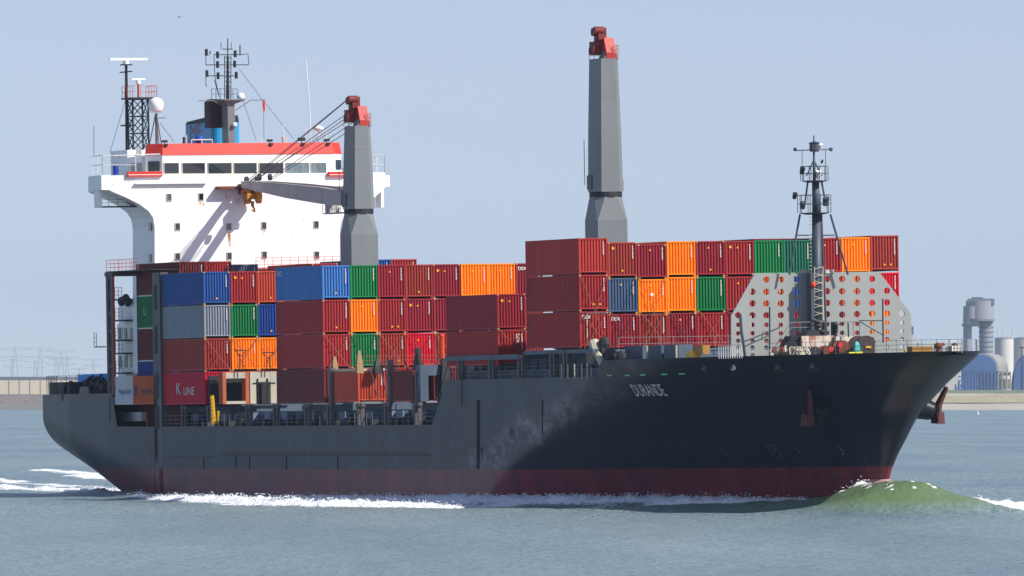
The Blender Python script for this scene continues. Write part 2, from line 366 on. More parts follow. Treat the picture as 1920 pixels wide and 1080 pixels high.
# anchors in their bolsters on both bows
for sg in (-1, 1):
    u0, w0 = 80.4, 7.4; b = hb(u0, w0); c = Vector((u0+.3, sg*(b+.35), w0))
    bo = MB(); rr = []
    for i in range(9):
        t = i/8; r = .8*(1-t*.4)+.2
        cc = Vector((u0+.1+.5*t, sg*(hb(u0, 7.4)-1.0+1.5*t), w0+.35-.5*t))
        rr.append([cc+Vector((r*1.1*math.cos(a), r*.35*math.sin(a)*sg, r*math.sin(a))) for a in np.linspace(0, 2*math.pi, 17)[:-1]])
    bo.loft(rr if sg > 0 else [r_[::-1] for r_ in rr]); bol = bo.build('anchor_bolster', HM, ship, True)
    an = MB(); t0 = Vector((u0+1.7, sg*(hb(u0+1.7, w0+1.7)+.25), w0+1.7)); t1 = Vector((u0+.5, sg*(b+.75), w0-.35))
    an.beam(t0, t1, .26, .26, .5, .45)
    an.prism([t1+Vector((-.55,0,.15)), t1+Vector((.6,0,.15)), t1+Vector((.72,0,-.75)), t1+Vector((-.7,0,-.75))], (0, sg*.6, -.05))
    for e in (-1, 1):
        an.prism([t1+Vector((e*.4,sg*.0,-.5)), t1+Vector((e*.75,sg*.0,-.5)), t1+Vector((e*.6,sg*.25,.85))], (0, sg*.22, 0))
    an.build('anchor', M['anchor'], ship)

# ---- side passage: coaming, hatch covers, stanchions, rails
co = MB()
co.box((-51, -11.3, 6.2), (20, 11.3, 8.0)); co.box((21, -11.5, 9.6), (57.5, 11.5, 12.0)); co.box((-66, -10.4, 6.2), (-53.8, 10.4, 8.2))
coam = co.build('hatch_coaming', M['bluegrey'], ship)
for (a, c, w, h, vv) in ((-52,-39.7,8.02,.5,11.35),(-21,-8,8.02,.5,11.35),(-7,1,8.02,.5,11.35),(7,14.5,8.02,.5,11.35),(22.2,34.6,12.02,.42,11.4),(41,53.6,12.02,.55,11.6),(-66,-54,8.22,.42,10.4)):
    q = MB(); q.box((a,-vv,w), (c,vv,w+h)); q.box((a+.2,-vv-.12,w+.1), (c-.2,vv+.12,w+h-.12)); q.build('hatch_cover', M['bluegrey'], coam)
fr = MB()
for i in range(34):                                   # coaming stays
    u = -50.4+i*2.1
    if u < 19.5: fr.prism([(u,-11.31,6.2),(u,-11.31,7.9),(u,-12.2,6.2)], (.07,0,0))
for i in range(17): 
    u = 23+i*2.1; fr.prism([(u,-11.51,9.6),(u,-11.51,11.9),(u,-12.2,9.6)], (.07,0,0))
fr.build('coaming_stay', M['bluegrey'], coam)
PB = mat('pale_blue_steel', (112, 130, 156), .6, 0, .15, 1, rust=.15)
for u in (-49,-45.2,-41.2,-34,-29.5,-25,-18,-14,-10,-3,1.5,4.5,10,14.5,17.5): MB().box((u,-11.9,7.15), (u+1.5,-11.35,7.9)).build('coaming_box', PB, coam)
for u in np.arange(-50, 19, 3.1): MB().box((u,-12.6,6.2), (u+.9,-12.1,7.1+.4*random.random())).build('passage_locker', M['dgreen'], ship)
def stanchion(u, w0, w1, wd=.34, dv=.4, v=-13.95, m='post'):
    q = MB(); q.box((u-wd/2, v, w0), (u+wd/2, v+dv, w1)); q.box((u-wd/2-.18, v-.005, w1-.3), (u+wd/2+.18, v+dv+.02, w1-.002)); return q.build('container_stanchion', M[m], ship)
for x in (344, 392, 465, 516, 575, 617, 674, 725, 781, 833): 
    u = V(x, 780, -13.9).x; stanchion(u-.35, 6.25, 8.6); stanchion(u+.5, 6.25, 8.6, .22, .3)
for x in (862, 920, 975, 1035, 1060): 
    u = V(x, 690, -13.9).x; stanchion(u-.3, 9.6, 12.3 if u < 40 else 12.6, .4); stanchion(u+.5, 9.6, 12.3 if u < 40 else 12.6, .25)
q = MB(); q.box((22.3,-13.95,11.95),(39.5,-13.5,12.35)); q.box((40.8,-13.93,12.3),(56.5,-13.5,12.62)); q.box((22.6,-12.9,9.9),(56.8,-12.7,11.1)); q.build('side_walkway', M['bluegrey'], ship)
rl = MB(); rl.rail([(-51,-13.85,6.7),(18.8,-13.85,6.7)], 1.05, 1.5, .022); rl.build('side_railing', M['railgrey'], ship)
rl = MB(); rl.rail([(23,-13.8,10.4),(48,-13.8,10.4),(56.5,-13.5,10.4)], .95, 1.5, .022); rl.build('side_railing', M['railgrey'], ship)
# drain stalks by the hull step (pale pipes hanging down)
for x in (1054, 1066, 1078, 1092, 1102):
    a = V(x, 682, -13.95); MB().tube((a.x,-14.0,a.z), (a.x,-14.0,a.z-1.2), .06).build('pale_pipe', M['beige'], ship)
dvt = MB(); a = V(1118, 660, -13.2); dvt.tube(a, a+Vector((1.4,0,-1.0)), .3); dvt.tube(a+Vector((-.6,0,.8)), a, .45); dvt.line([a+Vector((-2,0,1)), a+Vector((-2,0,3.1)), a+Vector((2.6,0,3.1))], .05); dvt.build('davit', M['beige'], ship)
for i, (x, y, s) in enumerate(((1108,650,.9),(1128,660,.7),(1145,668,.6),(1133,645,.5),(1165,672,.5))):
    a = V(x, y, -12.6); q = MB(); q.ball(a, s, 8, 6, (1,1,1.2)); q.cb((a.x,a.y,a.z-s), (s*1.5,s*1.5,s)); q.build('mooring_drum', M['dark'], ship)
# fore part of the long deck: boxes between hull top and the forward stacks
for (x0, x1) in ((1172,1205),(1215,1240),(1245,1272)):
    a = V(x0, 655, -11.6); b = V(x1, 655, -11.6); MB().box((a.x,-11.6,11.6), (b.x,-10.4,12.8)).build('forward_locker', M['bluegrey'], ship)
for x in (1213, 1268): a = V(x, 660, -12); MB().tube((a.x,-12,11.6), (a.x,-12,12.75), .09).build('white_vent_pipe', M['beige'], ship)
a = V(1298, 664, -11.5); q = MB(); q.cb((a.x,-11.4,12.0), (1.4,.7,.5)); q.build('yellow_chock', M['yellow'], ship)
a = V(1308, 655, -11.5); q = MB(); q.cb((a.x,-11.2,12.35), (2.2,.6,.7)); q.build('wooden_dunnage', M['wood'], ship)
q = MB(); a = V(1348, 668, -11.3); b = V(1391, 668, -10.5)
q.rail([(a.x,-11.3,11.6),(b.x,-10.5,11.6)], 1.05, .28, .03, 1); q.build('bow_railing', M['rail'], ship)
# big side pillars (cell guides) forming the openings aft
q = MB(); q.box((-67.0,-13.9,9.5),(-66.4,-13.65,20.6)); q.box((-65.75,-13.9,9.5),(-65.3,-13.65,20.6))
for w in np.arange(10.5, 20.4, 1.6): q.box((-66.41,-13.85,w),(-65.74,-13.7,w+.35))
q.box((-67.2,-13.95,20.4),(-65.0,-11.4,20.75)); q.build('guide_pillar', M['post'], ship); MB().box((-65.29,-13.9,9.7),(-65.2,-13.66,20.4)).build('lit_pillar_edge', M['railred'], ship)  # reddish strip paints the sunlit front edge of the pillar
q = MB(); q.box((-60.6,-11.35,9),(-59.9,-10.6,20.9)); q.box((-59.3,-11.35,9),(-59.95,-10.6,9.6)); q.build('inner_guide_pillar', M['dark'], ship)
q = MB(); q.box((-67,-13.9,20.76),(-54,-11.3,20.85)); gw = q.build('guide_walkway', M['dark'], ship)
q = MB(); q.rail([(-67,-13.8,20.86),(-58,-13.8,20.86)], 1.0, 1.1, .025); q.rail([(-67,-13.8,20.86),(-67,-11.4,20.86)], 1.0, 1.2, .025); q.build('walkway_railing', M['railred'], gw)
q = MB(); a = U(188, 700, -66.2); q.box((-67.6,-14.9,14.0),(-66.9,-14.0,14.1)); q.rail([(-67.6,-14.9,14.1),(-66.9,-14.9,14.1)], 1.2, .5, .03); q.build('side_platform', M['dark'], ship)
# white things inside the aft opening
q = MB(); a = V(232, 776, -12); b = V(268, 776, -12); q.box((a.x,-12.2,7.3),(b.x,-11.4,8.1)); q.build('white_locker', M['whiteclean'], ship)
for x in (222, 277): a = V(x, 780, -12.4); q = MB(); q.box((a.x-.3,-12.5,6.3),(a.x+.3,-11.9,8.2)); q.build('rusty_support', M['rusty'], ship)

# portal frames and single-tier fittings between the stacks
def portal(u, v0, v1, w0, w1, post, beam, name='portal_frame', d=1.1, tb=.55, bw=.32, low=True):
    q = MB(); q.box((u,v0,w0),(u+d,v0+bw,w1)); q.box((u,v1-bw,w0),(u+d,v1,w1)); o = q.build(name, post, ship)
    MB().box((u-.02,v0+bw,w1-tb),(u+d-.02,v1-bw,w1-.02)).build('frame_beam', beam, o)
    if low: MB().box((u-.02,v0+bw,w0),(u+d-.02,v1-bw,w0+.25)).build('frame_beam', beam, o)
    return o
portal(-38.5, -13.0, -10.55, 8.7, 11.5, M['orangepost'], M['beige'])
o = portal(-38.5, -10.45, -8.0, 8.7, 11.5, M['beige'], M['beige'], tb=.9, bw=.55, low=False)
MB().box((-39.6,-13.6,8.7),(-39.3,-6,11.2)).build('dark_backing', M['dark'], ship)  # added dark sheet standing in for the dark inside the portals
q = MB()
for v in (-9.75, -8.85): q.tube((-37.35,v,8.8), (-37.35,v,10.9), .06)
q.tube((-37.35,-10.2,10.5), (-37.35,-8.1,10.5), .04); q.build('frame_bar', M['dark'], o)
portal(14.7, -13.8, -11.3, 8.65, 11.7, M['bluegrey'], M['bluegrey'], tb=.9, bw=.7, low=False)
for (x0, xm, x1, y) in ((440,452,463,657),(492,503,514,661)):
    a = U(x0, y, -37); b = U(x1, y, -37); c = U(xm, y, -37)
    q = MB(); q.tube(a, b, .05); q.tube((-37,c.y-.15,c.z-.4), (-37,c.y-.15,11.5), .05); q.tube((-37,c.y+.15,c.z-.4), (-37,c.y+.15,11.5), .05)
    for t in (a, b): q.tube(t, (-37,c.y,c.z-.5), .035)
    q.build('platform_stand', M['dark'], ship)
for (x, y0, y1, m, u, wd) in ((627,668,700,'tan',-6.6,.5),(673,657,700,'tan',0.9,.55),(708,672,700,'dark',.9,.7),(783,652,756,'dark',8.6,.9),(833,663,760,'dark',15.9,.9)):
    if m == 'tan' or x == 708: a = U(x, y0, u); b = U(x, y1, u)
    else: a = U(x, y0, u); b = U(x, y1, u)
    q = MB(); q.loft([[(u+dx*wd*.5*s, a.y+dy*wd*.5*s, w) for dx, dy in ((-1,-1),(1,-1),(1,1),(-1,1))] for s, w in ((1.1,b.z),(.9,b.z+(a.z-b.z)*.5),(.35,a.z))])
    q.build('stacking_cone_post', M[m], ship)
for (x, y0, y1) in ((617,655,758),(727,668,758),(779,690,760)):
    a = V(x, y0, -13.9); q = MB(); q.box((a.x-.3,-13.9,8.6),(a.x+.1,-13.4,a.z-(1.4 if x < 700 else .3))); q.box((a.x+.25,-13.9,8.6),(a.x+.45,-13.5,a.z-1.6)); q.build('lashing_post', M['post'], ship)
q = MB(); a = U(630,697,.35); b = U(718,695,.35); q.box((-6.3,-13.75,11.32),(.4,-11.3,11.5)); pf = q.build('lashing_platform', M['beige'], ship)
q = MB(); q.rail([(.3,-13.6,11.5),(.3,-4,11.5)], 1.05, .9, .03); q.build('platform_railing', M['rod'], pf)
for i in range(20):                                    # pipes and lashing clutter
    v = -13.4+random.random()*7.5; u = 1.5+random.random()*18; q = MB(); q.tube((u,v,8.7), (u+random.uniform(-.8,.8),v+random.uniform(-1.4,1.4),11.3+random.random()*1.5), .05, n=5)
    q.build('lashing_gear', M['dark'], ship)
for i in range(14):
    v = -11.5+i*.4; q = MB(); q.tube((20.5+random.random(),v,11.2), (20.8,v+random.uniform(-.9,.9),13.1), .05, n=5)
    q.build('rusty_lashing_gear', M['rusty'], ship)
q = MB(); a = V(829,655,-13.3); q.tube((a.x,-13.3,12.2), (a.x,-13.3,13.9), .22); q.ball((a.x,-13.3,14.0), .24); q.build('orange_vent', M['orangep'], ship)
# yellow accommodation ladder
q = MB(); a = V(398, 742, -14.0); b = V(402, 795, -14.0)
for dx in (-.2, .3):
    q.line([(a.x+dx,-14.05,a.z), (b.x+dx,-14.05,b.z)], .1)
q.line([(b.x+.4,-14.1,b.z), (b.x+1.2,-14.1,b.z+.35), (b.x+1.4,-14.1,b.z+1.1)], .13)
for i in range(9): t = i/8; q.tube((a.x-.2,-14.05,a.z+(b.z-a.z)*t), (a.x+.3,-14.05,a.z+(b.z-a.z)*t), .05)
q.build('accommodation_ladder', M['yellow'], ship)

# ================================================================== superstructure
UF = -67.6; DEP = 6.3
fp = [(290,700),(290,425),(287,408),(279,396),(262,383),(238,371),(210,359),(206,357),(206,329),(722,323),(722,352),(700,372),(668,384),(648,398),(640,415),(637,430),(637,700)]
prof = [(UF,)+tuple(U(x, y, UF))[1:] for x, y in fp]
blk = MB().prism(prof[::-1], (-DEP, 0, 0)); house = blk.build('accommodation_block', M['white'], ship)
def fbox(x0, y0, x1, y1, u, d): a = U(x0, y0, u); b = U(x1, y1, u); return ((u, a.y, b.z), (u-d if d > 0 else u-d, b.y, a.z))
# bridge house
def P3(x, y, u): p = U(x, y, u); return p
c0 = U(303, 330, -67.9); c1 = U(629, 330, -67.9)
vl, vr = c0.y, c1.y; wb_ = c0.z-.1; wr = U(400, 290, -67.9).z; wt = U(400, 268.5, -67.9).z
plan = lambda e: [(-67.9+e, vl+.1), (-69.1+e*.5, vl-1.0-e), (-74.3, vl-1.0-e), (-74.3, vr+1.0+e), (-69.1+e*.5, vr+1.0+e), (-67.9+e, vr-.1)]
bh = MB(); bh.loft([[(u, v, w) for u, v in plan(0)][::-1] for w in (wb_, wr-.002)]); bridge = bh.build('wheelhouse', M['white'], ship)
cut_ = lambda P_: [(max(u, -69.5), v) for u, v in P_]
rt = MB(); rt.loft([[(u, v, wr) for u, v in cut_(plan(.06))][::-1], [(u-.2*(1 if u > -69 else 0), v*.985, wt) for u, v in cut_(plan(0))][::-1]]); rt.box((-69.51, -6.5, wr), (-74, 6.5, wt-.06)); rt.build('roof_band', M['redtop'], bridge)
def window(x0, y0, x1, y1, u, par, name='window', fr_=.05, g='glass'):
    a = U(x0, y0, u); b = U(x1, y1, u); v0, v1, w0, w1 = a.y, b.y, b.z, a.z
    q = MB(); q.box((u-.05,v0-fr_,w0-fr_),(u+.05,v1+fr_,w0)); q.box((u-.05,v0-fr_,w1),(u+.05,v1+fr_,w1+fr_)); q.box((u-.05,v0-fr_,w0),(u+.05,v0,w1)); q.box((u-.05,v1,w0),(u+.05,v1+fr_,w1))
    o = q.build(name, M['frame'], par); MB().box((u-.05,v0,w0),(u+.015,v1,w1)).build('pane', M[g], o); return o
for x0, x1 in ((308,335),(342,384),(390,434),(438.5,481),(486,531),(536,579),(583,611)): window(x0, 306, x1, 325, -67.88, bridge, 'bridge_window', g='glass' if x0 < 536 else 'glass2')  # right-hand panes: brightness seen through the glass put into their colour
# windows on the two chamfers and the starboard side
for (sg, vv) in ((-1, vl), (1, vr)):
    A = Vector((-67.96, vv+sg*.02, 0)); B = Vector((-69.0, vv+sg*.98, 0)); off = Vector((.6, sg*.8, 0)).normalized()*.03
    q = MB(); a = A.lerp(B, .1)+off; b = A.lerp(B, .92)+off
    q.add([(a.x,a.y,wb_+.55),(b.x,b.y,wb_+.55),(b.x,b.y,wb_+1.45),(a.x,a.y,wb_+1.45)], [(0,1,2,3) if sg > 0 else (3,2,1,0)])
    q.add([(a.x-.05,a.y,wb_+.55),(b.x-.05,b.y,wb_+.55),(b.x-.05,b.y,wb_+1.45),(a.x-.05,a.y,wb_+1.45)], [(0,1,2,3)]); q.build('corner_window', M['glass'], bridge)
for i in range(2):
    u = -70.6-i*1.7; q = MB(); q.box((u,vl-1.04,wb_+.55),(u-1.3,vl-.95,wb_+1.4)); q.build('side_window', M['glass'], bridge)
q = MB(); q.box((-69.6,vl-1.05,wb_),(-70.3,vl-.97,wb_+1.95)); q.build('wheelhouse_door', M['frame'], bridge)
for x, y in ((317,370),(377,369),(333,425),(429,425),(495,423),(593,421),(333,481),(430,480),(496,478),(594,478)):
    window(x-4, y-6, x+4, y+6, UF+.02, house, 'cabin_window', .05, 'glass' if x != 317 else 'fade')
for x, y in ((282,425),(282,484)):
    a = V(x, y, -9.0); q = MB(); q.box((a.x-.4,-9.06,a.z-.35),(a.x+.4,-8.95,a.z+.35)); q.build('side_cabin_window', M['glass'], house)
# ledges whose shadows fall on the front
for x0, x1, y in ((252,386,344.5),(530,700,349)):
    a = U(x0, y, UF); b = U(x1, y, UF); q = MB(); q.box((UF,a.y,a.z-.05),(UF+.34,b.y,a.z+.05)); q.build('front_ledge', M['whiteclean'], house)
a = U(404, 352, UF); b = U(446, 354, UF); q = MB(); q.box((UF,a.y,a.z-.15),(UF+1.0,b.y,a.z+.1)); q.build('jib_rest', M['rusty'], house)
for x0, x1 in ((237,303),(614,646)):
    a = U(x0, 322, UF); b = U(x1, 331, UF); q = MB(); q.box((UF+.02,a.y,b.z),(UF+.3,b.y,a.z)); o = q.build('red_locker', M['redtop'], house)
    q = MB(); q.box((UF+.3,a.y+.1,b.z+.14),(UF+.32,b.y-.1,b.z+.2)); q.build('locker_stripe', M['whiteclean'], o)
# rust runs below windows: real stains on the paint
st = mat('rust_stain', (214, 150, 66), .7, 0, .3, 4)
for (x, y, l, w_) in ((428,436,34,2.2),(431,440,22,1.6),(425,366,12,2.4),(444,372,16,2),(458,380,10,2),(468,350,7,2),(380,380,10,1.5),(497,433,9,1.6),(545,440,4,1.2),(240,340,6,1),(212,345,6,1),(300,330,5,1),(429,436,26,1.6),(377,378,14,1.3),(495,432,8,1),(568,410,7,.9),(431,456,10,.8),(327,453,5,.6),(458,365,8,2),(289,350,4,1)):
    q = MB()
    for k in range(3):
        xx = x+random.uniform(-w_, w_)*2; a = U(xx-w_*.5, y, UF+.012); b = U(xx+w_*.4, y+l*random.uniform(.5, 1), UF+.012)
        q.add([(UF+.012,a.y,a.z),(UF+.012,b.y,a.z),(UF+.012,(a.y+b.y)/2+.02,b.z)], [(0,1,2)])
    q.build('rust_stain', st, house)
# wings: deck lip, tip boxes, rails, hanging platform
for sg in (-1, 1):
    a = U(190 if sg < 0 else 716, 329, UF); b = U(206 if sg < 0 else 729, 356 if sg < 0 else 350, UF)
    q = MB(); q.box((UF+.01,a.y,b.z),(UF-3.6,b.y-(0 if sg < 0 else -.1),a.z+.02)); tip = q.build('bridge_wing_tip', M['white'], house)
    x = 182 if sg < 0 else 710; a = U(x, 350, UF-2); b = U(x+6, 389, UF-2); q = MB(); q.box((UF-1.4,a.y,b.z),(UF-2.9,b.y,a.z)); q.build('wing_bracket', M['white'], house)
a = U(184, 388, UF-2); b = U(262, 388, UF-2); q = MB(); q.box((UF-1.5,a.y,a.z-.06),(UF-3,b.y,a.z+.06)); pl_ = q.build('hanging_platform', M['dark'], house)
q = MB(); q.rail([(UF-1.5,a.y,a.z+.06),(UF-1.5,b.y-1.4,a.z+.06)], .9, .9, .025, 3); q.build('platform_railing', M['railgrey'], pl_)
wd = U(300, 327, UF).z
def Wp(x, u=UF): p = U(x, 326, u); return (u-.1, p.y, p.z-.03)
q = MB(); q.rail([Wp(193), Wp(225), Wp(255)], 1.7, 1.5, .045, 2); q.rail([Wp(193), (UF-3, Wp(193)[1], Wp(193)[2])], 1.7, 1.5, .045, 2)
a = U(212, 292, UF); b = U(300, 289, UF); q.tube(a, b, .06); q.build('wing_railing', M['rail'], house)
q = MB(); q.rail([Wp(690), Wp(722)], 1.75, 1.2, .045, 2); q.rail([Wp(722), (UF-DEP, Wp(722)[1], Wp(722)[2])], 1.75, 2, .045, 2); q.build('wing_railing', M['rail'], house)
a = U(217, 320, UF-.8); t = thing('covered_drum', 'deep blue covered drum standing on the left bridge wing', 'drum', (UF-.8, a.y, a.z-.38))
MB().tube((0,0,0), (0,0,.75), .27, n=12).build('drum_body', M['bluebox'], t); MB().ball((0,0,.76), .27, 12, 6, (1,1,.35)).build('drum_lid', M['bluebox'], t)
# lower tiers aft of the block with galleries and stairs, seen through the guide pillars
q = MB(); q.box((-73.9,-8.9,9.6),(-79,8.9,16.2)); q.box((-73.9,-8.9,16.2),(-78.5,8.9,18.3)); aft = q.build('aft_deckhouse', M['white'], ship)
for w in (11.6, 13.4, 14.6, 16.4, 18.3):
    q = MB(); q.box((-73.9,-10.2,w),(-77.0,-8.9,w+.14)); g = q.build('gallery_deck', M['dark'], aft)
    q = MB(); q.rail([(-73.9,-10.1,w+.14),(-77.0,-10.1,w+.14)], 1.05, 1.1, .03); q.build('gallery_railing', M['railgrey'], g)
for (x, y, u) in ((228,565,-77),(236,560,-76),(240,566,-78)): a = V(x, y, -9.4); MB().ball((a.x,-9.4,a.z), .45, 8, 6, (1.3,.8,1)).build('gallery_gear', M['dark'], aft)
for u in (-74.5, -76.2, -77.9): MB().box((u,-8.96,12.2),(u-.8,-8.85,13.3)).build('aft_door', M['glass'], aft); MB().box((u,-8.96,14.8),(u-.7,-8.85,15.8)).build('aft_window', M['glass'], aft)
# rails on the front at container-top height
q = MB(); a = U(480, 503, -66.8); b = U(640, 500, -66.8); q.rail([a, b], .95, .8, .03, 3); q.box((-66.9,a.y,a.z-.1),(-67.6,b.y,a.z)); q.build('front_walkway', M['railred'], house)

# ---- roof gear
ZR = wt
def rp(x, u, dz=0): p = U(x, 268, u); return Vector((u, p.y, ZR+dz))
a = rp(575+8, -69.5); q = MB(); top = U(573, 108, -69.5); q.line([(-69.5,a.y,ZR), U(580,185,-69.5), top], .045); q.build('whip_antenna', M['whiteclean'], bridge)
for (x, yt) in ((350,253),(532,233),(573,238),(489,256),(537,258),(612,244)):
    a = rp(x, -70); q = MB(); q.tube(a, U(x, yt, -70), .035); q.build('short_antenna', M['whiteclean'], bridge)
a = rp(597, -70); q = MB(); b = U(597, 241, -70); q.tube(a, b, .06); q.loft([[b+Vector((r*math.cos(t), r*math.sin(t), z)) for t in np.linspace(0,2*math.pi,13)[:-1]] for r, z in ((.12,-.25),(.5,-.06),(.46,.12),(.15,.26))]); q.build('satellite_dome', M['whiteclean'], bridge, True)
for x in (505, 565, 612, 308): 
    a = rp(x, -68.5); q = MB(); s_ = 1.4 if x == 565 else 1; q.cb(a+Vector((.1,0,.22*s_)), (.25,.5*s_,.22*s_)); q.tube(a, a+Vector((0,0,.3)), .04); q.cb(a+Vector((.5,0,-.12)), (.3,.3,.2)); q.build('floodlight', M['dark'], bridge)
a = rp(359, -69); b = rp(398, -69); q = MB(); q.tube(a, a+Vector((0,0,.35)), .05); q.tube(b, b+Vector((0,0,.35)), .05); q.tube(a+Vector((0,0,.35)), b+Vector((0,0,.35)), .05); q.tube((a+b)/2, (a+b)/2+Vector((0,0,.35)), .05); q.build('roof_guard_rail', M['rail'], bridge)
q = MB(); c = rp(374, -70.5); q.ball(c+Vector((0,0,.4)), .42, 12, 8); q.build('compass_cover', M['bluebox'], bridge, True)
for x in (345, 531): c = rp(x, -69.4); q = MB(); q.tube(c, c+Vector((0,0,.45)), .13); q.ball(c+Vector((0,0,.5)), .14); q.build('signal_lamp', M['dark'] if x < 400 else M['beige'], bridge)
# radar tower
u0r, v0r = -76.8, -7.3
def VV(x, y, v=-7): return V(x, y, v)
q = MB(); base = V(240, 290, -8.6); pb_ = MB(); pb_.box((-79.2,-9.2,29.6),(-74.3,-4.5,32.0)); pb_.build('radar_tower_base', M['white'], ship)
q = MB()
wp = V(257, 187, -7).z; Lg = [(-77.6,-8.1),(-77.6,-6.6),(-75.9,-8.1),(-75.9,-6.6)]
for u, v in Lg: q.tube((u,v,32.0), (u,v,wp), .09)
q.tube((-77.6,-8.1,32.0), (-77.6,-8.1,V(240,122,-8.1).z), .2, .13)
for k in range(3):
    z0 = 32+(wp-32)*k/3; z1 = 32+(wp-32)*(k+1)/3
    for (a, b) in ((0,1),(1,3),(3,2),(2,0)):
        A = Lg[a]; B = Lg[b]; q.tube((*A,z0), (*B,z1), .05, n=5); q.tube((*B,z0), (*A,z1), .05, n=5); q.tube((*A,z1), (*B,z1), .05, n=5)
rt_ = q.build('radar_mast', M['dark'], ship)
q = MB(); q.box((-78.0,-8.5,wp),(-74.9,-6.0,wp+.14)); q.build('mast_platform', M['dark'], rt_)
q = MB(); q.rail([(-78,-8.4,wp+.14),(-74.9,-8.4,wp+.14),(-74.9,-6.1,wp+.14),(-78,-6.1,wp+.14)], 1.05, .8, .03, 2); q.build('platform_railing', M['railred'], rt_)
zt = V(240, 122, -8.1).z
q = MB(); q.cb((-77.6,-8.1,zt+.05), (.9,.9,.1)); q.box((-79.2,-8.2,zt-.65),(-76.1,-8,zt-.55)); q.cb((-77.6,-8.1,zt-1.9-3.6), (1.2,.9,.12)); q.build('crosstree', M['dark'], rt_)
q = MB(); q.tube((-77.6,-8.1,zt+.1), (-77.6,-8.1,zt+.42), .27, n=12); a = U(205, 114, -77.6); b = U(276, 112.5, -77.6); q.cb((-77.6,(a.y+b.y)/2,zt+.55), (.3,b.y-a.y,.22)); q.build('radar_scanner', M['whiteclean'], rt_)
c = U(259, 150, -76); q = MB(); q.tube((c.x,c.y,wp), (c.x,c.y,c.z-.25), .1); q.build('scanner_post', M['cranered'], rt_)
q = MB(); q.tube((c.x,c.y,c.z-.35), (c.x,c.y,c.z-.05), .22, n=12); q.cb((c.x,c.y,c.z+.08), (.25,1.35,.16)); q.build('radar_scanner', M['whiteclean'], rt_)
c = U(292.5, 197, -73); q = MB(); R_ = .6; q.loft([[(c.x+r*math.cos(t), c.y+r*math.sin(t), c.z+z) for t in np.linspace(0,2*math.pi,17)[:-1]] for r, z in ((.45,-.68),(.6,-.45),(.7,-.1),(.69,.2),(.56,.48),(.28,.66),(.02,.72))]); q.build('radome', M['whiteclean'], ship, True)
q = MB(); q.tube((c.x,c.y,ZR-1), (c.x,c.y,c.z-.75), .12)
for t in (0, 2.1, 4.2): q.tube((c.x+.8*math.cos(t),c.y+.8*math.sin(t),ZR-.6), (c.x+.1*math.cos(t),c.y+.1*math.sin(t),c.z-1), .05)
q.tube((c.x,c.y-.2,c.z-1.2), (c.x,c.y+.9,c.z-1.15), .04); q.build('radome_post', M['post'], ship)
# funnel
A_ = U(400, 268, -80); B_ = U(452, 268, -80); z1 = U(425, 229, -80).z; z2 = U(425, 216, -80).z
def rring(u0, u1, v0, v1, w, r=.6, n=4):
    out = []
    for (cu, cv, a0) in ((u0-r, v1-r, 0), (u1+r, v1-r, 90), (u1+r, v0+r, 180), (u0-r, v0+r, 270)):
        for k in range(n+1): t = rad(a0+90*k/n); out.append((cu+r*math.cos(t), cv+r*math.sin(t), w))
    return out
fu = MB(); fu.loft([rring(-80,-88.4,A_.y,B_.y,20), rring(-80,-88.4,A_.y,B_.y,z1)]); fun = fu.build('funnel', M['fblue'], ship)
fu = MB(); r1 = rring(-80.0,-88.4,A_.y,B_.y,z1); r2 = [(u*1+.0, v, z2-.05*max(0, -(u+80))) for u, v, w in rring(-80.1,-88.2,A_.y+.05,B_.y-.05,z2)]; fu.loft([r1, r2]); fu.build('funnel_top', M['black'], fun)
text('ME', 2.1, M['fred'], fun, 'funnel_letters', (V(367,249,A_.y).x, A_.y-.02, V(367,249,A_.y).z), (1,0,0), (0,0,1), sx=1.3)
q = MB(); c = V(367, 214, -1.5); 
q.tube((-84.8,A_.y+1.2,z2-.6), (-84.8,A_.y+1.2,z2+.7), .15, .1); q.build('funnel_pipe', M['rod'], fun)
a = U(387, 240, -78.6); b = U(416, 186, -78.6); q = MB(); q.loft([rring(-77.6,-79.4,a.y,b.y,a.z,.35), rring(-77.6,-79.4,a.y,b.y,b.z-.3,.35), rring(-77.9,-79.3,a.y+.3,b.y-.2,b.z,.3)]); q.build('exhaust_casing', M['soot'], ship)
# main mast box and mast
a = U(428, 268, -75.6); b = U(441, 268, -75.6); zm = U(430, 195, -75.6).z; zp = U(430, 186, -75.6).z
q = MB(); R4 = lambda u0, u1, v0, v1, w: [(u0,v0,w),(u0,v1,w),(u1,v1,w),(u1,v0,w)]
q.loft([R4(-75.6,-77.3,a.y,b.y,20), R4(-75.6,-77.3,a.y,b.y,zm), R4(-75.1,-77.8,a.y-.5,b.y+.9,zp-.1), R4(-75.1,-77.8,a.y-.5,b.y+.9,zp)][::1]); mm = q.build('main_mast', M['crane'], ship)
cv = a.y+.1; um = -76.4
q = MB(); X = lambda x, y: U(x, y, um)
q.tube(X(427,186), X(427,105), .17, .1); q.tube(X(427,105), X(427,72), .05)
for x in (421, 433): q.tube(X(x,186), X(x,105), .04)
for y in range(110, 186, 9): q.tube(X(421,y), X(433,y-3), .03, n=4); q.tube(X(433,y), X(421,y-4), .03, n=4)
for (x0, x1, y) in ((401,455,102.5),(386,466,121.5),(386,444,142),(417,436,92)): q.tube(X(x0,y), X(x1,y), .045)
for pts in (((386,103),(386,121)),((465,103),(467,121)),((386,143),(386,161),(388,163)),((401,103),(403,145),(411,182)),((411,182),(402,150))): q.line([X(*p) for p in pts], .035)
q.line([X(392,103), X(386,103)], .03); q.line([X(455,102), X(466,101)], .03)
for x in (414.5, 433.5): q.tube(X(x,92), X(x,79), .03)
q.tube(X(450,102), X(450,84), .06)
q.build('mast_lattice', M['wire'], mm)
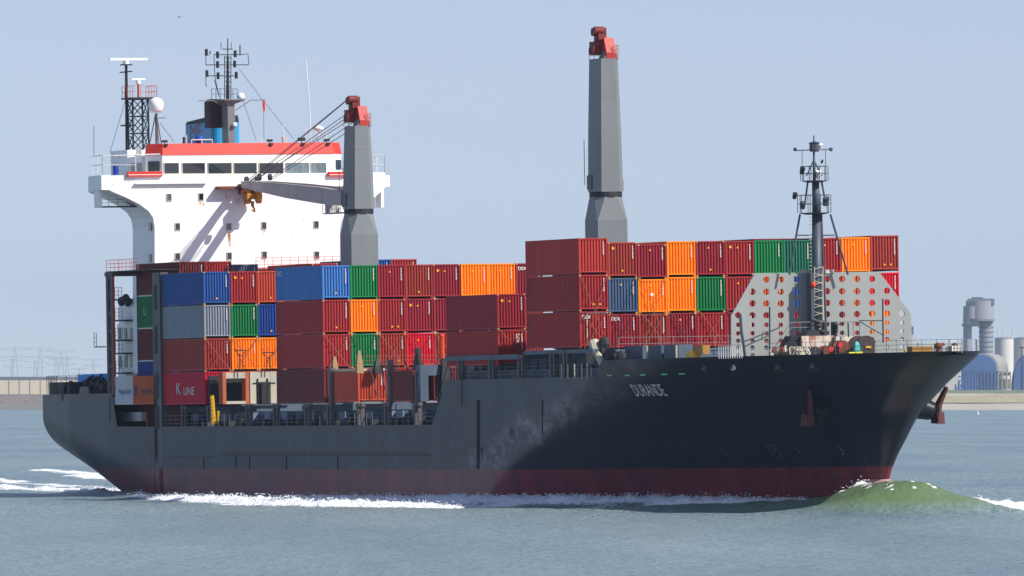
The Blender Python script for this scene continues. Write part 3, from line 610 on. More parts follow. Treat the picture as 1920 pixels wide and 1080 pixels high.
for (x, y) in ((387,98),(408,103),(441,101),(408,121),(440,120),(388,138),(409,142),(443,141),(394,99)):
    q = MB(); h_ = 6.5 if x != 394 else 3; p = X(x, y); q.tube(p-Vector((0,0,h_/21)), p+Vector((0,0,h_/21)), .15 if x != 394 else .06, n=8); q.build('navigation_light', M['dark'], mm)
q = MB(); q.rail([X(397,186), X(445,186)], .95, .45, .03, 2); q.build('mast_railing', M['wire'], mm)
q = MB(); p = X(448, 182); q.tube(p, p+Vector((.5,.1,.05)), .16, .34, n=12); q.build('horn', M['whiteclean'], mm, True)
for pp in (((441,207),(456,197),(470,187.5),(497,187.5)),((428,205),(412,196),(400,189),(372,189))): MB().line([X(*p) for p in pp], .045).build('signal_yard', M['railgrey'], mm)
q = MB(); 
for pts in (((449,130),(492,187),(552,262)),((456,190),(480,262)),((494,187),(495,262))): q.line([X(*p) for p in pts], .022, 4)
q.build('mast_stay', M['wire'], mm)
q = MB(); q.line([V(239,175,-8), V(206,287,-8)], .022, 4); q.line([U(300,230,-73), U(326,266,-71)], .022, 4); q.line([U(176,237,UF), U(176,290,UF)], .03, 4); q.build('stay_wire', M['wire'], ship)
for y in range(205, 262, 13): pass
q = MB(); c = U(440, 234, -75.4); q.ball(c, .22); q.build('mast_lamp', M['whiteclean'], mm)
c = X(494, 198); t = thing('signal_flag', 'narrow red flag hanging from the signal yard beside the main mast', 'flag', c)
q = MB(); q.loft([[(0,-.1,.45),(.03,-.1,.45),(.05,.08,.45),(.0,.1,.45)],[(0.02,-.1,0),(.05,-.1,0),(.09,.08,0),(.06,.1,0)],[(0,-.05,-.5),(.03,-.05,-.5),(.03,.14,-.5),(0,.14,-.5)]]); q.build('flag_cloth', M['flag'], t)
q = MB(); q.tube((0,.12,.52), (0,.12,-.55), .015); q.build('halyard', M['wire'], t)

# ================================================================== cranes
def ring8(u, v, a, c, ch, w):      # a across (v), c along (u), chamfer ch
    A = a/2; C = c/2
    return [(u+C,v-A+ch,w),(u+C,v+A-ch,w),(u+C-ch,v+A,w),(u-C+ch,v+A,w),(u-C,v+A-ch,w),(u-C,v-A+ch,w),(u-C+ch,v-A,w),(u+C-ch,v-A,w)]
def crane(u, px, ys, sc, base_w, name_head='crane_head'):
    yb, yn0, yn1, yt = ys                       # base flat part bottom, neck start, neck end (slewing ring), top of the post
    z = lambda y: V(px, y, 0).z
    q = MB(); q.loft([ring8(u,0,2.62*sc,2.75*sc,.08,base_w), ring8(u,0,2.62*sc,2.75*sc,.08,z(yn0)), ring8(u,0,2.35*sc,2.4*sc,.72,z(yn1)-.25)])
    post = q.build('crane', M['crane'], ship)
    q = MB(); q.tube((u,0,z(yn1)-.3), (u,0,z(yn1)+.08), 1.32*sc, n=20); q.build('slewing_ring', M['dark'], post)
    q = MB(); zz = z(yn1)+.1; zt_ = z(yt)
    q.loft([ring8(u,0,2.4*sc,2.35*sc,.42,zz), ring8(u,0,2.25*sc,2.3*sc,.42,zz+(zt_-zz)*.45), ring8(u,0,1.9*sc,2.1*sc,.36,zt_)]); up = q.build('crane_post', M['crane'], post)
    for fr_ in (.36, .72):
        k_ = zz+(zt_-zz)*fr_; w2_ = 2.4+(1.9-2.4)*fr_; q = MB(); q.loft([ring8(u,0,w2_*sc-.02+.06,(2.35-.25*fr_)*sc+.06,.4,k_-.02), ring8(u,0,w2_*sc-.02+.06,(2.35-.25*fr_)*sc+.06,.4,k_+.02)]); q.build('post_seam', M['railgrey'], post)
    MB().box((u-.9,-1.26*sc,zz+.2),(u+.2,-1.16*sc,zz+1.4)).build('post_cabinet', M['mast'], post); MB().box((u+.3,1.12*sc,zz+.1),(u+.8,1.24*sc,zz+1.0)).build('post_cabinet', M['crane'], post)
    q = MB()
    for dv in (-.18, .18): q.tube((u-1.28*sc,-.6+dv,zz+.5), (u-1.2*sc,-.6+dv,zz+4.0), .03)
    for k in range(4): q.tube((u-1.5*sc,-.95,zz+1.2+k*.8), (u-1.5*sc,-.3,zz+1.2+k*.8), .03)
    q.line([(u-1.5*sc,-1.25,zz+.6),(u-1.5*sc,-1.25,zz+4.4)], .03); q.build('post_ladder', M['dark'], post)
    # head: inclined cheek plates carrying the sheaves
    h = zt_
    q = MB(); q.prism([(u+1.0,-.1,h),(u+1.0,-.1,h+.5),(u+.45,-.1,h+1.75),(u-.1,-.1,h+1.75),(u-.3,-.1,h+.5),(u-.2,-.1,h)], (0,.85,0)); q.build(name_head, M['cranered'], post)
    q = MB(); q.loft([ring8(u+.35,.3,1.35,1.2,.1,h-.02), ring8(u+.4,.33,.95,.9,.1,h+.6)]); q.build('head_foot', M['crane'], post)
    q = MB(); q.cb((u-.65,-.35,h+.9), (1.0,.9,1.1)); q.cb((u-.2,-.15,h+2.1), (.95,.7,1.0)); q.cb((u-.35,-.25,h+1.5), (.7,.6,.8)); q.build('sheave_housing', M['darkred'], post)
    for (du, dw) in ((-1.0,.75),(-.45,2.25),(.05,2.35)):
        q = MB(); q.disc((u+du,-.4,h+dw), (0,1,0), .34, .8, 16); q.build('sheave', M['darkred'], post)
    q = MB(); q.rail([(u-1.0,-.9,h),(u-1.0,.9,h)], .6, .45, .025, 2); q.rail([(u+.3,.93,h),(u+1.0,.93,h)], 1.1, .35, .03, 3); q.rail([(u+1.02,.5,h),(u+1.02,.93,h)], 1.1, .35, .03, 3); q.build('head_railing', M['railred'], post)
    return post, h
c2, h2 = crane(23.5, 1137, (447, 413, 362, 110), 1.04, 9.5)
c1, h1 = crane(-37.6, 675, (490, 440, 394, 236), 1.0, 6.3)
u1 = -37.6
heel = [V(652, 372, -.95), V(655, 372, .95)]
hz = V(648, 373, 0).z; tz = V(468, 352, 0).z; UT = -66.6
q = MB()
for sg in (-1, 1):
    pts = [Vector((u1-.9, sg*1.15, hz)), Vector((u1-6.5, sg*1.0, hz+.35)), Vector((u1-16, sg*1.0, hz+1.0)), Vector((UT+3, sg*.9, tz+.1)), Vector((UT, sg*.8, tz+.28))]
    hh = [1.25, 1.45, 1.25, .75, .5]
    for i in range(4): q.beam(pts[i], pts[i+1], .36, hh[i], .32, hh[i+1])
    for i in range(4): q.beam(pts[i]+Vector((0,sg*.0,hh[i]/2)), pts[i+1]+Vector((0,0,hh[i+1]/2)), .5, .06, .42, .06)
for (t, hgt) in ((.12,.5),(.42,.4),(.72,.35),(.97,.4)):
    u = u1-.9+(UT-u1+.9)*t; w = hz+(tz+.3-hz)*t+.2; q.box((u-.15,-.85,w-.15),(u+.15,.85,w+.15))
jib = q.build('jib', M['jib'], c1)
q = MB(); q.box((u1-5.5,-1.2,hz-1.3),(u1-4.2,-.3,hz-.4)); q.rail([(u1-6,-1.25,hz-1.2),(u1-1.2,-1.25,hz-1.25)], .7, 1.2, .03, 2); q.box((u1-6,-1.25,hz-1.3),(u1-1.2,-.4,hz-1.2)); q.build('crane_cab_walkway', M['jib'], c1)
for v in (-.5, .5):
    MB().disc((UT+.2,v,tz+.65), (0,1,0), .36, .25, 14).build('tip_sheave', M['dark'], c1); MB().disc((UT+3.8,v,tz+.85), (0,1,0), .3, .25, 14).build('tip_sheave', M['dark'], c1)
hb_ = V(470, 371, 0)
q = MB(); q.disc((UT-.2,-.3,hb_.z+.05), (0,1,0), .62, .35, 18); q.disc((UT+1.0,.35,hb_.z+.05), (0,1,0), .6, .35, 18); q.cb((UT+.4,0,hb_.z+.1), (1.0,1.4,.5)); q.tube((UT+.3,0,hb_.z-.3), (UT+.3,0,hb_.z-.8), .16)
q.line([(UT+.3,0,hb_.z-.8),(UT+.5,.1,hb_.z-1.0),(UT+.3,.2,hb_.z-1.25),(UT+.05,.05,hb_.z-1.1)], .09); q.build('hook_block', M['hook'], c1)
q = MB(); q.cb((UT-1.0,-.2,tz-.1), (1.4,1.4,.9)); q.cb((UT-1.9,-.1,tz-.3), (.8,1.0,.9)); q.build('jib_tip_fitting', M['rusty'], c1)
for i, (v, du, dw, tu) in enumerate(((-.55,-.5,2.5,0),(-.35,-.5,2.6,.4),(-.6,-1.2,1.1,1.2),(-.2,-1.25,1.0,1.6),(.1,-1.2,.8,.2),(.4,-1.2,.6,4.0),(.6,-1.0,.2,4.4))):
    q = MB(); q.line([(u1+du,v,h1+dw), (UT+tu,v*.7,tz+.6)], .035, 5); q.build('hoist_wire', M['wire'], c1)

# ================================================================== bow: breakwater, foremast, windlass gear
US = 70.0
sp_ = [(1371,672),(1371,592),(1415,513.5),(1650,511.5),(1708,588),(1711,668)]
sq = [(US,)+tuple(U(x, y, US))[1:] for x, y in sp_]
holes = []
for x, ys in ((1384,(591,609,625,639,652,666)),(1411,(547,569,591,609,625,639,652,666)),(1437,(524,547,569,591,609,625,639,652)),(1464,(524,547,569,591,609,625,639)),(1494,(524,547,569,591,609,625)),
              (1525,(524,547,569,591,609,625)),(1551,(523,546,568,589,608,624)),(1579,(523,546,568,590,607,624)),(1607,(523,546,568,589,607,624)),(1635,(523,546,568,588,606,622,636)),(1663,(545,567,588,605,622,636,650)),(1691,(588,605,621,636,650))):
    for y in ys: p = U(x, y, US); holes.append((p.y, p.z, .19 if y > 600 else .26))
bw = MB(); bw.prism(sq[::-1], (-.16, 0, 0)); shd = bw.build('breakwater', M['shield'], ship)
cut = MB()
for v, w, r in holes: cut.tube((US-.6,v,w), (US+.5,v,w), r, n=14)
cm = bpy.data.meshes.new('cut'); cm.from_pydata(cut.v, [], cut.f); co_ = bpy.data.objects.new('cut', cm); COL.objects.link(co_); co_.parent = ship
md = shd.modifiers.new('holes', 'BOOLEAN'); md.operation = 'DIFFERENCE'; md.object = co_; md.solver = 'EXACT'
bpy.context.view_layer.update(); dg = bpy.context.evaluated_depsgraph_get(); nm = bpy.data.meshes.new_from_object(shd.evaluated_get(dg))
shd.modifiers.clear(); shd.data = nm; bpy.data.objects.remove(co_)
q = MB()
for w in (18.2, 16.4, 14.6, 13.0):
    vs = [p[1] for p in sq]; q.box((US-.5,sq[1][1]+1.9 if w > 15 else sq[1][1]+.2,w),(US-.165,sq[4][1]-(2 if w > 15 else .2),w+.1))
for x in (1450, 1510, 1566, 1621): p = U(x, 560, US); q.box((US-.9,p.y,11.6),(US-.17,p.y+.1,18))
q.build('breakwater_stiffener', M['shield'], shd)
q = MB(); a = U(1567,455+60,US); 
for (x, y0) in ((1512,505),(1555,507)):
    p = U(x, 512, US); MB().cb((US-.1,p.y,p.z+.12), (.4,.7,.3)).build('breakwater_lamp', M['beige'], shd)

UMs = 70.9
X = lambda x, y: U(x, y, UMs)
q = MB(); q.tube(X(1533,664), X(1531,402), .42, .36, n=14); q.tube(X(1531,402), X(1529,338), .34, .28, n=12); q.tube(X(1527,338), X(1526,285), .14, .09); q.tube(X(1526,268), X(1526,254), .06)
fm = q.build('foremast', M['mast'], ship, True)
for i, (x0, x1, y, yr) in enumerate(((1498,1556,399,366),(1503,1551,339,312))):
    a = X(x0, y); b = X(x1, y); cc = (a+b)/2; r = (b.y-a.y)/2
    q = MB(); q.tube(cc+Vector((0,0,-.14)), cc, r*.55, r, n=12); q.build('mast_platform', M['mast'], fm)
    zr = X(x0, yr).z; q = MB(); pts = [cc+Vector((r*math.cos(t), r*math.sin(t), 0)) for t in np.linspace(0, 2*math.pi, 11)]; q.rail(pts, zr-cc.z, 3, .03, 2); q.build('platform_railing', M['mast'], fm)
q = MB()
for pts in (((1500,402),(1480,515)),((1557,402),(1590,515)),((1540,402),(1551,664))): a = X(*pts[0]); b = X(*pts[1]); q.tube(a, b, .09)
q.tube(X(1494,441), X(1565,441), .06); q.tube(X(1515,338), X(1508,390), .08); q.tube(X(1540,338), X(1549,385), .08); q.tube(X(1512,330), X(1526,300), .06); q.tube(X(1541,330), X(1526,300), .06)
q.build('mast_stay_leg', M['mast'], fm)
q = MB(); q.tube(X(1491,282), X(1558,280), .05); q.tube(X(1504,282), X(1504,312), .03); q.tube(X(1548,282), X(1548,312), .03)
for x in (1491, 1558): q.ball(X(x,280), .16)
q.build('mast_yard', M['mast'], fm)
q = MB(); c = X(1527, 275); q.loft([[c+Vector((r*math.cos(t), r*math.sin(t), z)) for t in np.linspace(0,2*math.pi,9)[:-1]] for r, z in ((.35,-.4),(.42,-.25),(.42,.2),(.5,.3),(.1,.42))]); q.build('mast_light_housing', M['mast'], fm)
for (x, y, s, m_) in ((1534,327,.26,'whiteclean'),(1504,320,.22,'dark'),(1541,303,.1,'dark'),(1537,275,.2,'whiteclean'),(1490,367,.2,'dark'),(1548,378,.28,'mast'),(1505,385,.24,'mast')):
    q = MB(); q.tube(X(x,y)+Vector((-.1,0,-s)), X(x,y)+Vector((.15,0,s)), s*.8, s, n=10); q.build('mast_lamp', M[m_], fm)
q = MB(); p0 = X(1524, 664); p1 = X(1524, 505)
for x in (1527, 1543): q.tube(U(x,664,UMs+.5), U(x,500,UMs+.5), .045)
for i in range(22): y = 505+i*7.2; q.tube(U(1527,y,UMs+.5), U(1543,y+ (5 if i % 2 else -5),UMs+.5), .03, n=4)
for i in range(16): y = 400+i*7; q.tube(U(1517,y,UMs+.1), U(1522,y,UMs+.1), .025, n=4)
q.build('mast_ladder', M['beige'], fm)
q = MB(); q.box((UMs-.3, p0.y-.28, 11.6), (UMs+.55, p0.y+.02, X(1517,512).z)); q.build('mast_trunk', M['mast'], fm)
q = MB(); p = U(1525, 534, UMs+.6); q.ball(p, .22); q.build('orange_buoy', M['orangep'], fm)

UB = 78
B3 = lambda x, y, u=UB: U(x, y, u)
def bbox(x0, y0, x1, y1, u, d, name, m, **k):
    a = U(x0, y0, u); b = U(x1, y1, u); q = MB(); q.box((u,a.y,b.z),(u-d,b.y,a.z)); return q.build(name, M[m] if isinstance(m, str) else m, ship)
bbox(1503, 630, 1565, 666, 77.0, 1.6, 'windlass_housing', 'rusthouse'); bbox(1568, 631, 1618, 664, 77.5, 1.6, 'windlass_housing', 'rusthouse')
q = MB(); pts = [B3(1462,666,76.6), B3(1484,630,76.6), B3(1503,629,76.6), B3(1503,666,76.6)]; q.prism(pts[::-1], (-1.3,0,0)); q.build('slanted_cover', M['black'], ship)
c = B3(1516, 630, 75.5); q = MB(); q.loft([[(c.x-1+2*i/1, c.y+.75*math.cos(t)*1.0, c.z-.35+.85*math.sin(t)) for t in np.linspace(0, math.pi, 10)] for i in (0, 1)]); q.build('dark_dome_cover', M['dark'], ship)
for (x, y, r, m_, u) in ((1528,660,.42,'dark',78.6),(1552,658,.42,'rusty',78.8),(1580,650,.5,'rusty',79.2)):
    c = B3(x, y, u); dr = MB(); dr.disc(c, (1,0,0), r, .25, 18); dr.disc(c+Vector((-.9,0,0)), (1,0,0), r, .18, 18); dr.tube(c+Vector((-.9,0,0)), c, r*.5, n=12); dr.build('winch_drum', M[m_], ship)
for (x, y) in ((1558,655),(1576,647)): c = B3(x, y, 79.6); q = MB(); q.disc(c, (1,0,0), .2, .1, 12); q.build('red_brake_wheel', M['flag'], ship)
c = B3(1624, 652, 79.5); q = MB(); q.disc(c, (1,.2,0), .95, .18, 24); q.disc(c+Vector((-1.2,-.2,0)), (1,.2,0), .95, .18, 24); q.tube(c+Vector((-1.2,-.2,0)), c, .55, n=14); q.build('hawser_reel', M['soot'], ship)
q = MB(); q.cb(c+Vector((.15,.1,.05)), (.12,.5,.15)); q.build('reel_handle', M['yellow'], ship)
bbox(1640, 643, 1664, 662, 79.5, 1.4, 'grey_locker', 'shield')
bbox(1545, 601, 1550, 634, 75, .6, 'deck_vent', 'dark'); bbox(1563, 604, 1570, 632, 75, .6, 'deck_vent', 'dark')
for (x, y, w) in ((1530,603,.5),(1533,611,.55),(1568,610,.5),(1541,622,.5)):
    c = B3(x, y, 75.2); q = MB(); q.tube(c+Vector((0,0,-.6)), c, .14); q.tube(c, c+Vector((0,0,.14)), w*.8, w*.6, n=12); q.build('mushroom_vent', M['dark'], ship)
c = B3(1500, 660, 78.8)
t = thing('rope_coil', 'white mooring ropes heaped beside the rusty white windlass housing', 'rope', (c.x, c.y, 11.58)); q = MB()
for k in range(14):
    a = random.random()*6.28; pts = [Vector((.35*math.cos(a+j*.5), -.55+.09*k+.25*math.sin(a+j*.7), .1+.75*abs(math.sin(.5+j*.45+a*.3)))) for j in range(9)]; q.line(pts, .05, 5)
q.build('rope', M['rope'], t)
c = B3(1604, 660, 81); t = thing('mooring_rope', 'yellow rope lying on the bow in front of the dark reel', 'rope', (c.x, c.y, 11.6)); q = MB(); 
for k in range(3): q.tube((0,-.55,.1+.09*k), (.1,.55,.12+.09*k), .07)
q.build('rope_strand', M['lime'], t)
c = B3(1606, 649, 80); t = thing('covered_machine', 'small turquoise covered object between rusty housing and dark reel', 'cover', (c.x, c.y, c.z-.4)); q = MB(); q.loft([[(-.2*s,-.2*s,z),(.2*s,-.2*s,z),(.2*s,.2*s,z),(-.2*s,.2*s,z)] for s, z in ((1.2,0),(1,.5),(.5,.75))]); q.build('cover_cloth', M['cyan'], t)
for k in range(12):
    c = B3(1446+k*4.4, 660+random.uniform(-4,2), 76+random.random()*2); q = MB(); q.cb(c, (.3,.2,.25)); q.tube(c+Vector((0,-.12,0)), c+Vector((0,.05,.35)), .09); q.build('chain_stopper', M['rusty'] if k % 3 else M['rusthouse'], ship)
q = MB(); q.line([B3(1388,590,74), B3(1390,620,74), B3(1397,668,74)], .12); q.line([B3(1395,650,74), B3(1444,628,74)], .06); q.line([B3(1396,640,74), B3(1460,615,74), B3(1462,612,74)], .06); q.line([B3(1430,622,74), B3(1428,638,74)], .04); q.build('derrick_post', M['mast'], ship)
q = MB(); q.line([B3(1443,575,74), B3(1443,666,74)], .06); q.line([B3(1655,560,78), B3(1656,655,78)], .06); q.line([B3(1610,601,78), B3(1655,601,78)], .04); q.line([B3(1612,603,78), B3(1655,628,78)], .04); q.line([B3(1590,605,78), B3(1591,632,78)], .06); q.build('derrick_pole', M['dark'], ship)
q = MB(); q.line([B3(1454,655,75), B3(1454,648,75), B3(1482,605,75), B3(1500,604,75), B3(1620,603,75)], .035); q.line([B3(1466,640,75), B3(1484,614,75), B3(1522,614,75)], .03)
for x in (1500, 1540, 1600, 1612): q.tube(B3(x,604,75), B3(x,632,75), .03)
q.build('gantry_railing', M['railgrey'], ship)
# rails round the bow
def edge(u, dv=.15): return Vector((u, -(hb(u, 11.6)-dv), 11.68))
q = MB(); pts = [edge(u) for u in (81,83,85,87,89,91,93,95,97,98.6)]
q.rail(pts, 1.05, 1.3, .022, 3); q.rail([Vector((p.x,-p.y,p.z)) for p in pts[3:]], 1.05, 1.3, .022, 3); q.build('bow_railing', M['railgrey'], ship)
q = MB(); a = U(1709, 645, 84); 
c = U(1725, 653, 85); t = thing('wooden_crate', 'long yellow-brown wooden crate on the bow in front of the railing', 'crate', (85, c.y, 11.57)); q = MB(); q.box((-.5,-.85,0),(.5,.85,.72)); q.build('crate_box', M['wood'], t)
q = MB(); 
for z in (.02, .32, .6): q.box((.5,-.86,z),(.53,.86,z+.09))
q.build('crate_slat', M['wood'], t)
c = U(1759, 650, 87); q = MB(); q.tube((87,c.y,11.57), (87,c.y,12.2), .18); q.ball((87,c.y,12.3), .33, 10, 8, (1,1,.8)); q.tube((87,c.y,12.3), (87,c.y+.5,12.45), .12); q.build('bow_fairlead_roller', M['rusty'], ship)
c = U(1790, 650, 87); t = thing('deck_locker', 'small pale locker with vertical ribs at the tip of the bow', 'locker', (87, c.y, 11.57)); q = MB(); q.box((-.4,-.38,0),(.4,.38,.72)); q.build('locker_body', M['beige'], t)
q = MB(); 
for v in (-.38,-.12,.14,.36): q.box((.4,v-.03,0),(.44,v+.03,.74))
q.build('locker_rib', M['whiteclean'], t); q = MB(); q.ball((0,0,.8), .26, 10, 6, (1,1,.6)); q.build('locker_lid', M['mast'], t)
c = U(1697, 657, 79.5); q = MB(); q.ball(c, .12); q.build('yellow_cap', M['yellow'], ship)
# stern gear
q = MB(); a = V(90, 704, -10); b = V(124, 704, -10)
q.rail([(-91.6,-11.7,9.9),(-91.6+4.5,-12.2,9.9)], 1.65, .75, .03, 2); q.rail([(-91.6,-11.7,9.9),(-91.6,-6,9.9)], 1.65, 1, .03, 2); q.build('stern_railing', M['dark'], ship)
def sbox(x0, y0, x1, y1, v, d, name, m): a = V(x0, y0, v); b = V(x1, y1, v); q = MB(); q.box((a.x,v,b.z),(b.x,v+d,a.z)); return q.build(name, M[m], ship)
sbox(92, 717, 122, 742, -11.2, 2, 'mooring_winch', 'dgreen'); sbox(124, 721, 140, 742, -11.4, 1.4, 'winch_motor', 'dark'); 
for (x, y0, w_) in ((133,714,.2),(137,716,.25),(142,722,.3),(171,722,.3)): a = V(x, y0, -11.8); q = MB(); q.tube((a.x,-11.8,9.6), (a.x,-11.8,a.z), w_*.7, w_, n=8); q.build('stern_bollard', M['black'], ship)
for k in range(13):
    a = V(166+k*3, 722+random.uniform(-9,6), -10.5+random.random()*2); q = MB(); q.cb(a, (.8,.8,.5)); q.tube((a.x,a.y,9.6), a, .3); q.tube(a+Vector((-.4,0,.2)), a+Vector((.5,0,.5)), .12); q.build('stern_machinery', M['soot'], ship)
a = V(157, 703, -8); b = V(196, 716, -8); t = thing('tarpaulin_cover', 'bright blue tarpaulin over gear on the stern deck', 'tarpaulin', (a.x, -8, 9.6)); q = MB()
L_ = b.x-a.x; n = 12; zt_ = a.z-9.6
q.loft([[(L_*i/n,-.6,0),(L_*i/n,.6,0),(L_*i/n,.6,zt_-.1*math.sin(i)),(L_*i/n,-.6,zt_+.08*math.cos(i*1.7))] for i in range(n+1)]); q.build('tarpaulin_cloth', M['tarp'], t)
a = V(150, 733, -11.6); q = MB(); q.prism([(a.x-.6,-11.6,9.6),(a.x+.8,-11.6,9.6),(a.x+.4,-11.6,10.5),(a.x,-11.6,10.4)], (0,.8,0)); q.build('pale_stern_fitting', M['beige'], ship)

# ================================================================== containers
def corr(n, w, d, x0=0):            # trapezoid corrugation profile: list of (s, depth)
    out = []; p = w/n
    for i in range(n):
        for t, k in ((0,0),(.30,0),(.42,1),(.80,1),(.92,0)): out.append((x0+(i+t)*p, -d*k))
    out.append((x0+w, 0)); return out
def container_meshes(L, H):
    Wd = 2.438; b = MB(); e = .09
    def wall(prof, place, z0, z1):
        vs = []
        for s, d in prof: vs += [place(s, d, z0), place(s, d, z1)]
        b.add(vs, [(2*i, 2*i+2, 2*i+3, 2*i+1) for i in range(len(prof)-1)])
    pe = corr(9, Wd-2*e, .1, e); ps = corr(int(round(L/.30)), L-2*e, .04, e)
    # local frame: x from -L (aft) to 0 (front), y from 0 (starboard) to Wd, z up
    wall(pe, lambda s, d, z: (-.03+d, s, z), .26, H-.1); wall(pe, lambda s, d, z: (-L+.03-d, Wd-s, z), .26, H-.1)
    wall(ps, lambda s, d, z: (-L+s, .025-d, z), .16, H-.08); wall(ps, lambda s, d, z: (-s, Wd-.025+d, z), .16, H-.08)
    b.box((-L+.04,.04,H-.09),(-.04,Wd-.04,H-.03)); b.box((-L+.05,.05,.2),(-.35,Wd-.05,.24))
    f = MB()
    for x in (-L, -.09):
        for y in (0, Wd-.09): f.box((x,y,0),(x+.09,y+.09,H))
    for y in (0, Wd-.06): f.box((-L+.09,y,H-.08),(-.09,y+.06,H)); f.box((-L+.09,y,.05),(-.09,y+.06,.17))
    for x in (-L, -.07): f.box((x,.09,H-.1),(x+.07,Wd-.09,H)); f.box((x,.09,.17),(x+.07,Wd-.09,.27))
    c = MB(); c.box((-.17,0,0),(.006,.162,.116))
    for y in (0, Wd-.156): 
        for z in (0, H-.112): f.box((-L-.006,y,z),(-L+.17,y+.156,z+.112))
    out = []
    for nm_, mb in (('corrugated_body', b), ('frame', f), ('corner_casting', c)):
        me = bpy.data.meshes.new(nm_); me.from_pydata(mb.v, [], mb.f); me.update(); me.materials.append(M['dark']); out.append(me)
    return out
PROTO = {}
def marks_mesh():
    q = MB(); r = random.Random(3)
    return q
CASTM = mat('casting_paint', (186, 140, 84), .6, 0, .2, 3)
STRIP = []
for sd in range(4):                     # illegible upright code, a column of short marks
    r = random.Random(sd); q = MB(); z = 2.62; n = r.choice((9, 11, 13))
    for k in range(n):
        q.box((.004,2.05,z-.085),(.012,2.05+r.choice((.06,.09,.1)),z)); z -= .12
    me = bpy.data.meshes.new('code_marking'); me.from_pydata(q.v, [], q.f); me.update(); me.materials.append(M['codem']); STRIP.append(me)
STK = []
for (y, z, s) in ((1.05,2.3,.12),(.42,2.36,.2),(1.2,.55,.14),(1.75,.55,.13)):
    q = MB(); q.box((.004,y-s/2,z-s/2),(.012,y+s/2,z+s/2)); me = bpy.data.meshes.new('warning_sticker'); me.from_pydata(q.v, [], q.f); me.update(); me.materials.append(M['sticker']); STK.append(me)
NCON = [0]
def link(me, name, parent, m=None):
    o = bpy.data.objects.new(name, me); COL.objects.link(o); o.parent = parent
    if m is not None: o.material_slots[0].link = 'OBJECT'; o.material_slots[0].material = m
    return o
def container(uf, v, w, col, label, group, L=12.19, H=2.896, code=True, stickers=(), sidecol=None, seen=True, dz=1.0):
    key = (L, H)
    if key not in PROTO: PROTO[key] = container_meshes(L, H)
    t = thing('shipping_container', label, 'shipping container', (uf, v, w), group)
    b, f, c = PROTO[key]
    link(b, 'corrugated_body', t, CC[col]); link(f, 'frame', t, CC[col])
    cm_ = CASTM if random.random() < .45 else CC[col]
    for y in (-.006, 2.438-.156):
        for z in (-.004, H-.112):
            if seen: k_ = link(c, 'corner_casting', t, cm_); k_.location = (0, y, z)
    if seen and code:
        o = link(random.choice(STRIP), 'code_marking', t); o.scale.z = H/2.896
    for s in stickers: link(STK[s], 'warning_sticker', t)
    NCON[0] += 1
    return t
ORD = ['first','second','third','fourth','fifth','sixth','seventh','eighth','ninth','tenth','eleventh']
TIER = {3: ['lowest','middle','top'], 4: ['lowest','second','third','top'], 5: ['lowest','second','middle','fourth','top']}
PITCH = 2.514; V0 = -12.57-1.219
NAMEC = dict(coral='coral red', red='red', brick='brick red', crimson='crimson', maroon='maroon', scarlet='bright scarlet', orange='orange', green='green', teal='pale green', blue='blue',
             navy='dark blue', magenta='bright crimson', rustred='coral red', skyblue='light blue', steel='blue-grey', grey='light grey', white='white', rust_orange='brownish orange', slate='slate grey')
def column(bay, nbay, uf, k, base, cols, top=None, ht=2.896, seen=None, st=None, notes=None):
    n = len(cols); step = ((top-base)/n) if top else 2.931
    v = V0+PITCH*k+random.uniform(-.015, .015); out = []
    for i, c in enumerate(cols):
        note = (notes or {}).get(i, ''); vis = seen is None or i in seen
        lab = f"{NAMEC[c]} container, {TIER[n][i]} tier of {ORD[k]} stack from near side, {bay}" + (f", {note}" if note else '')
        g = container(uf+random.uniform(-.02, .02), v, base+step*i, c, lab, f"containers stacked in {bay}", H=min(2.896, step-.03), stickers=(st or {}).get(i, ()), seen=vis)
        out.append(g)
    return out
FWD = 'forward bay'
A = {}
fw = [(('red','red','rustred'),21.5,{1:(2,3)}), (('crimson','steel','brick'),21.14,{1:(0,),2:(1,2)}), (('brick','orange','crimson'),20.95,{1:(0,),2:(0,)}), (('crimson','orange','orange'),21.17,{0:(0,)}),
      (('red','green','crimson'),21.16,{2:(0,2)}), (('crimson','red','red'),21.14,{1:(0,),2:(1,0)}), (('red','rust_orange','green'),21.16,{}), (('crimson','blue','teal'),21.16,{}),
      (('maroon','red','red'),21.3,{2:(0,)}), (('red','rust_orange','orange'),21.32,{2:(0,)}), (('orange','scarlet','brick'),21.51,{2:(2,3)})]
for k, (cols, top, st) in enumerate(fw): A[k] = column(FWD, 3, 53.38, k, 12.72 if k == 0 else 12.55, cols, top, st=st, seen=(0,1,2) if k < 6 else (1,2))
for c_, y_ in ((A[0][0], 2.5), (A[1][0], 2.5)):
    text('tex', .62, M['letter'], c_, 'lettering', (.018, .55, y_), (0,1,0), (0,0,1))
q_ = A[2][1]; q = MB(); q.disc((.012,1.15,1.55), (1,0,0), .14, .01, 12); q.build('round_sticker', M['letter'], q_)
# a second row hidden behind the forward one, whose roofs just show
for k, c_ in ((8,'maroon'),(9,'maroon')):
    for i in range(3): container(40.6, V0+PITCH*k, 12.7+2.931*i, c_ if i == 2 else 'red', f"maroon container, {TIER[3][i]} tier behind {ORD[k]} forward stack, mostly hidden" if i == 2 else f"red container hidden behind {ORD[k]} stack of forward bay, {TIER[3][i]} tier", 'containers behind the forward bay', seen=False)
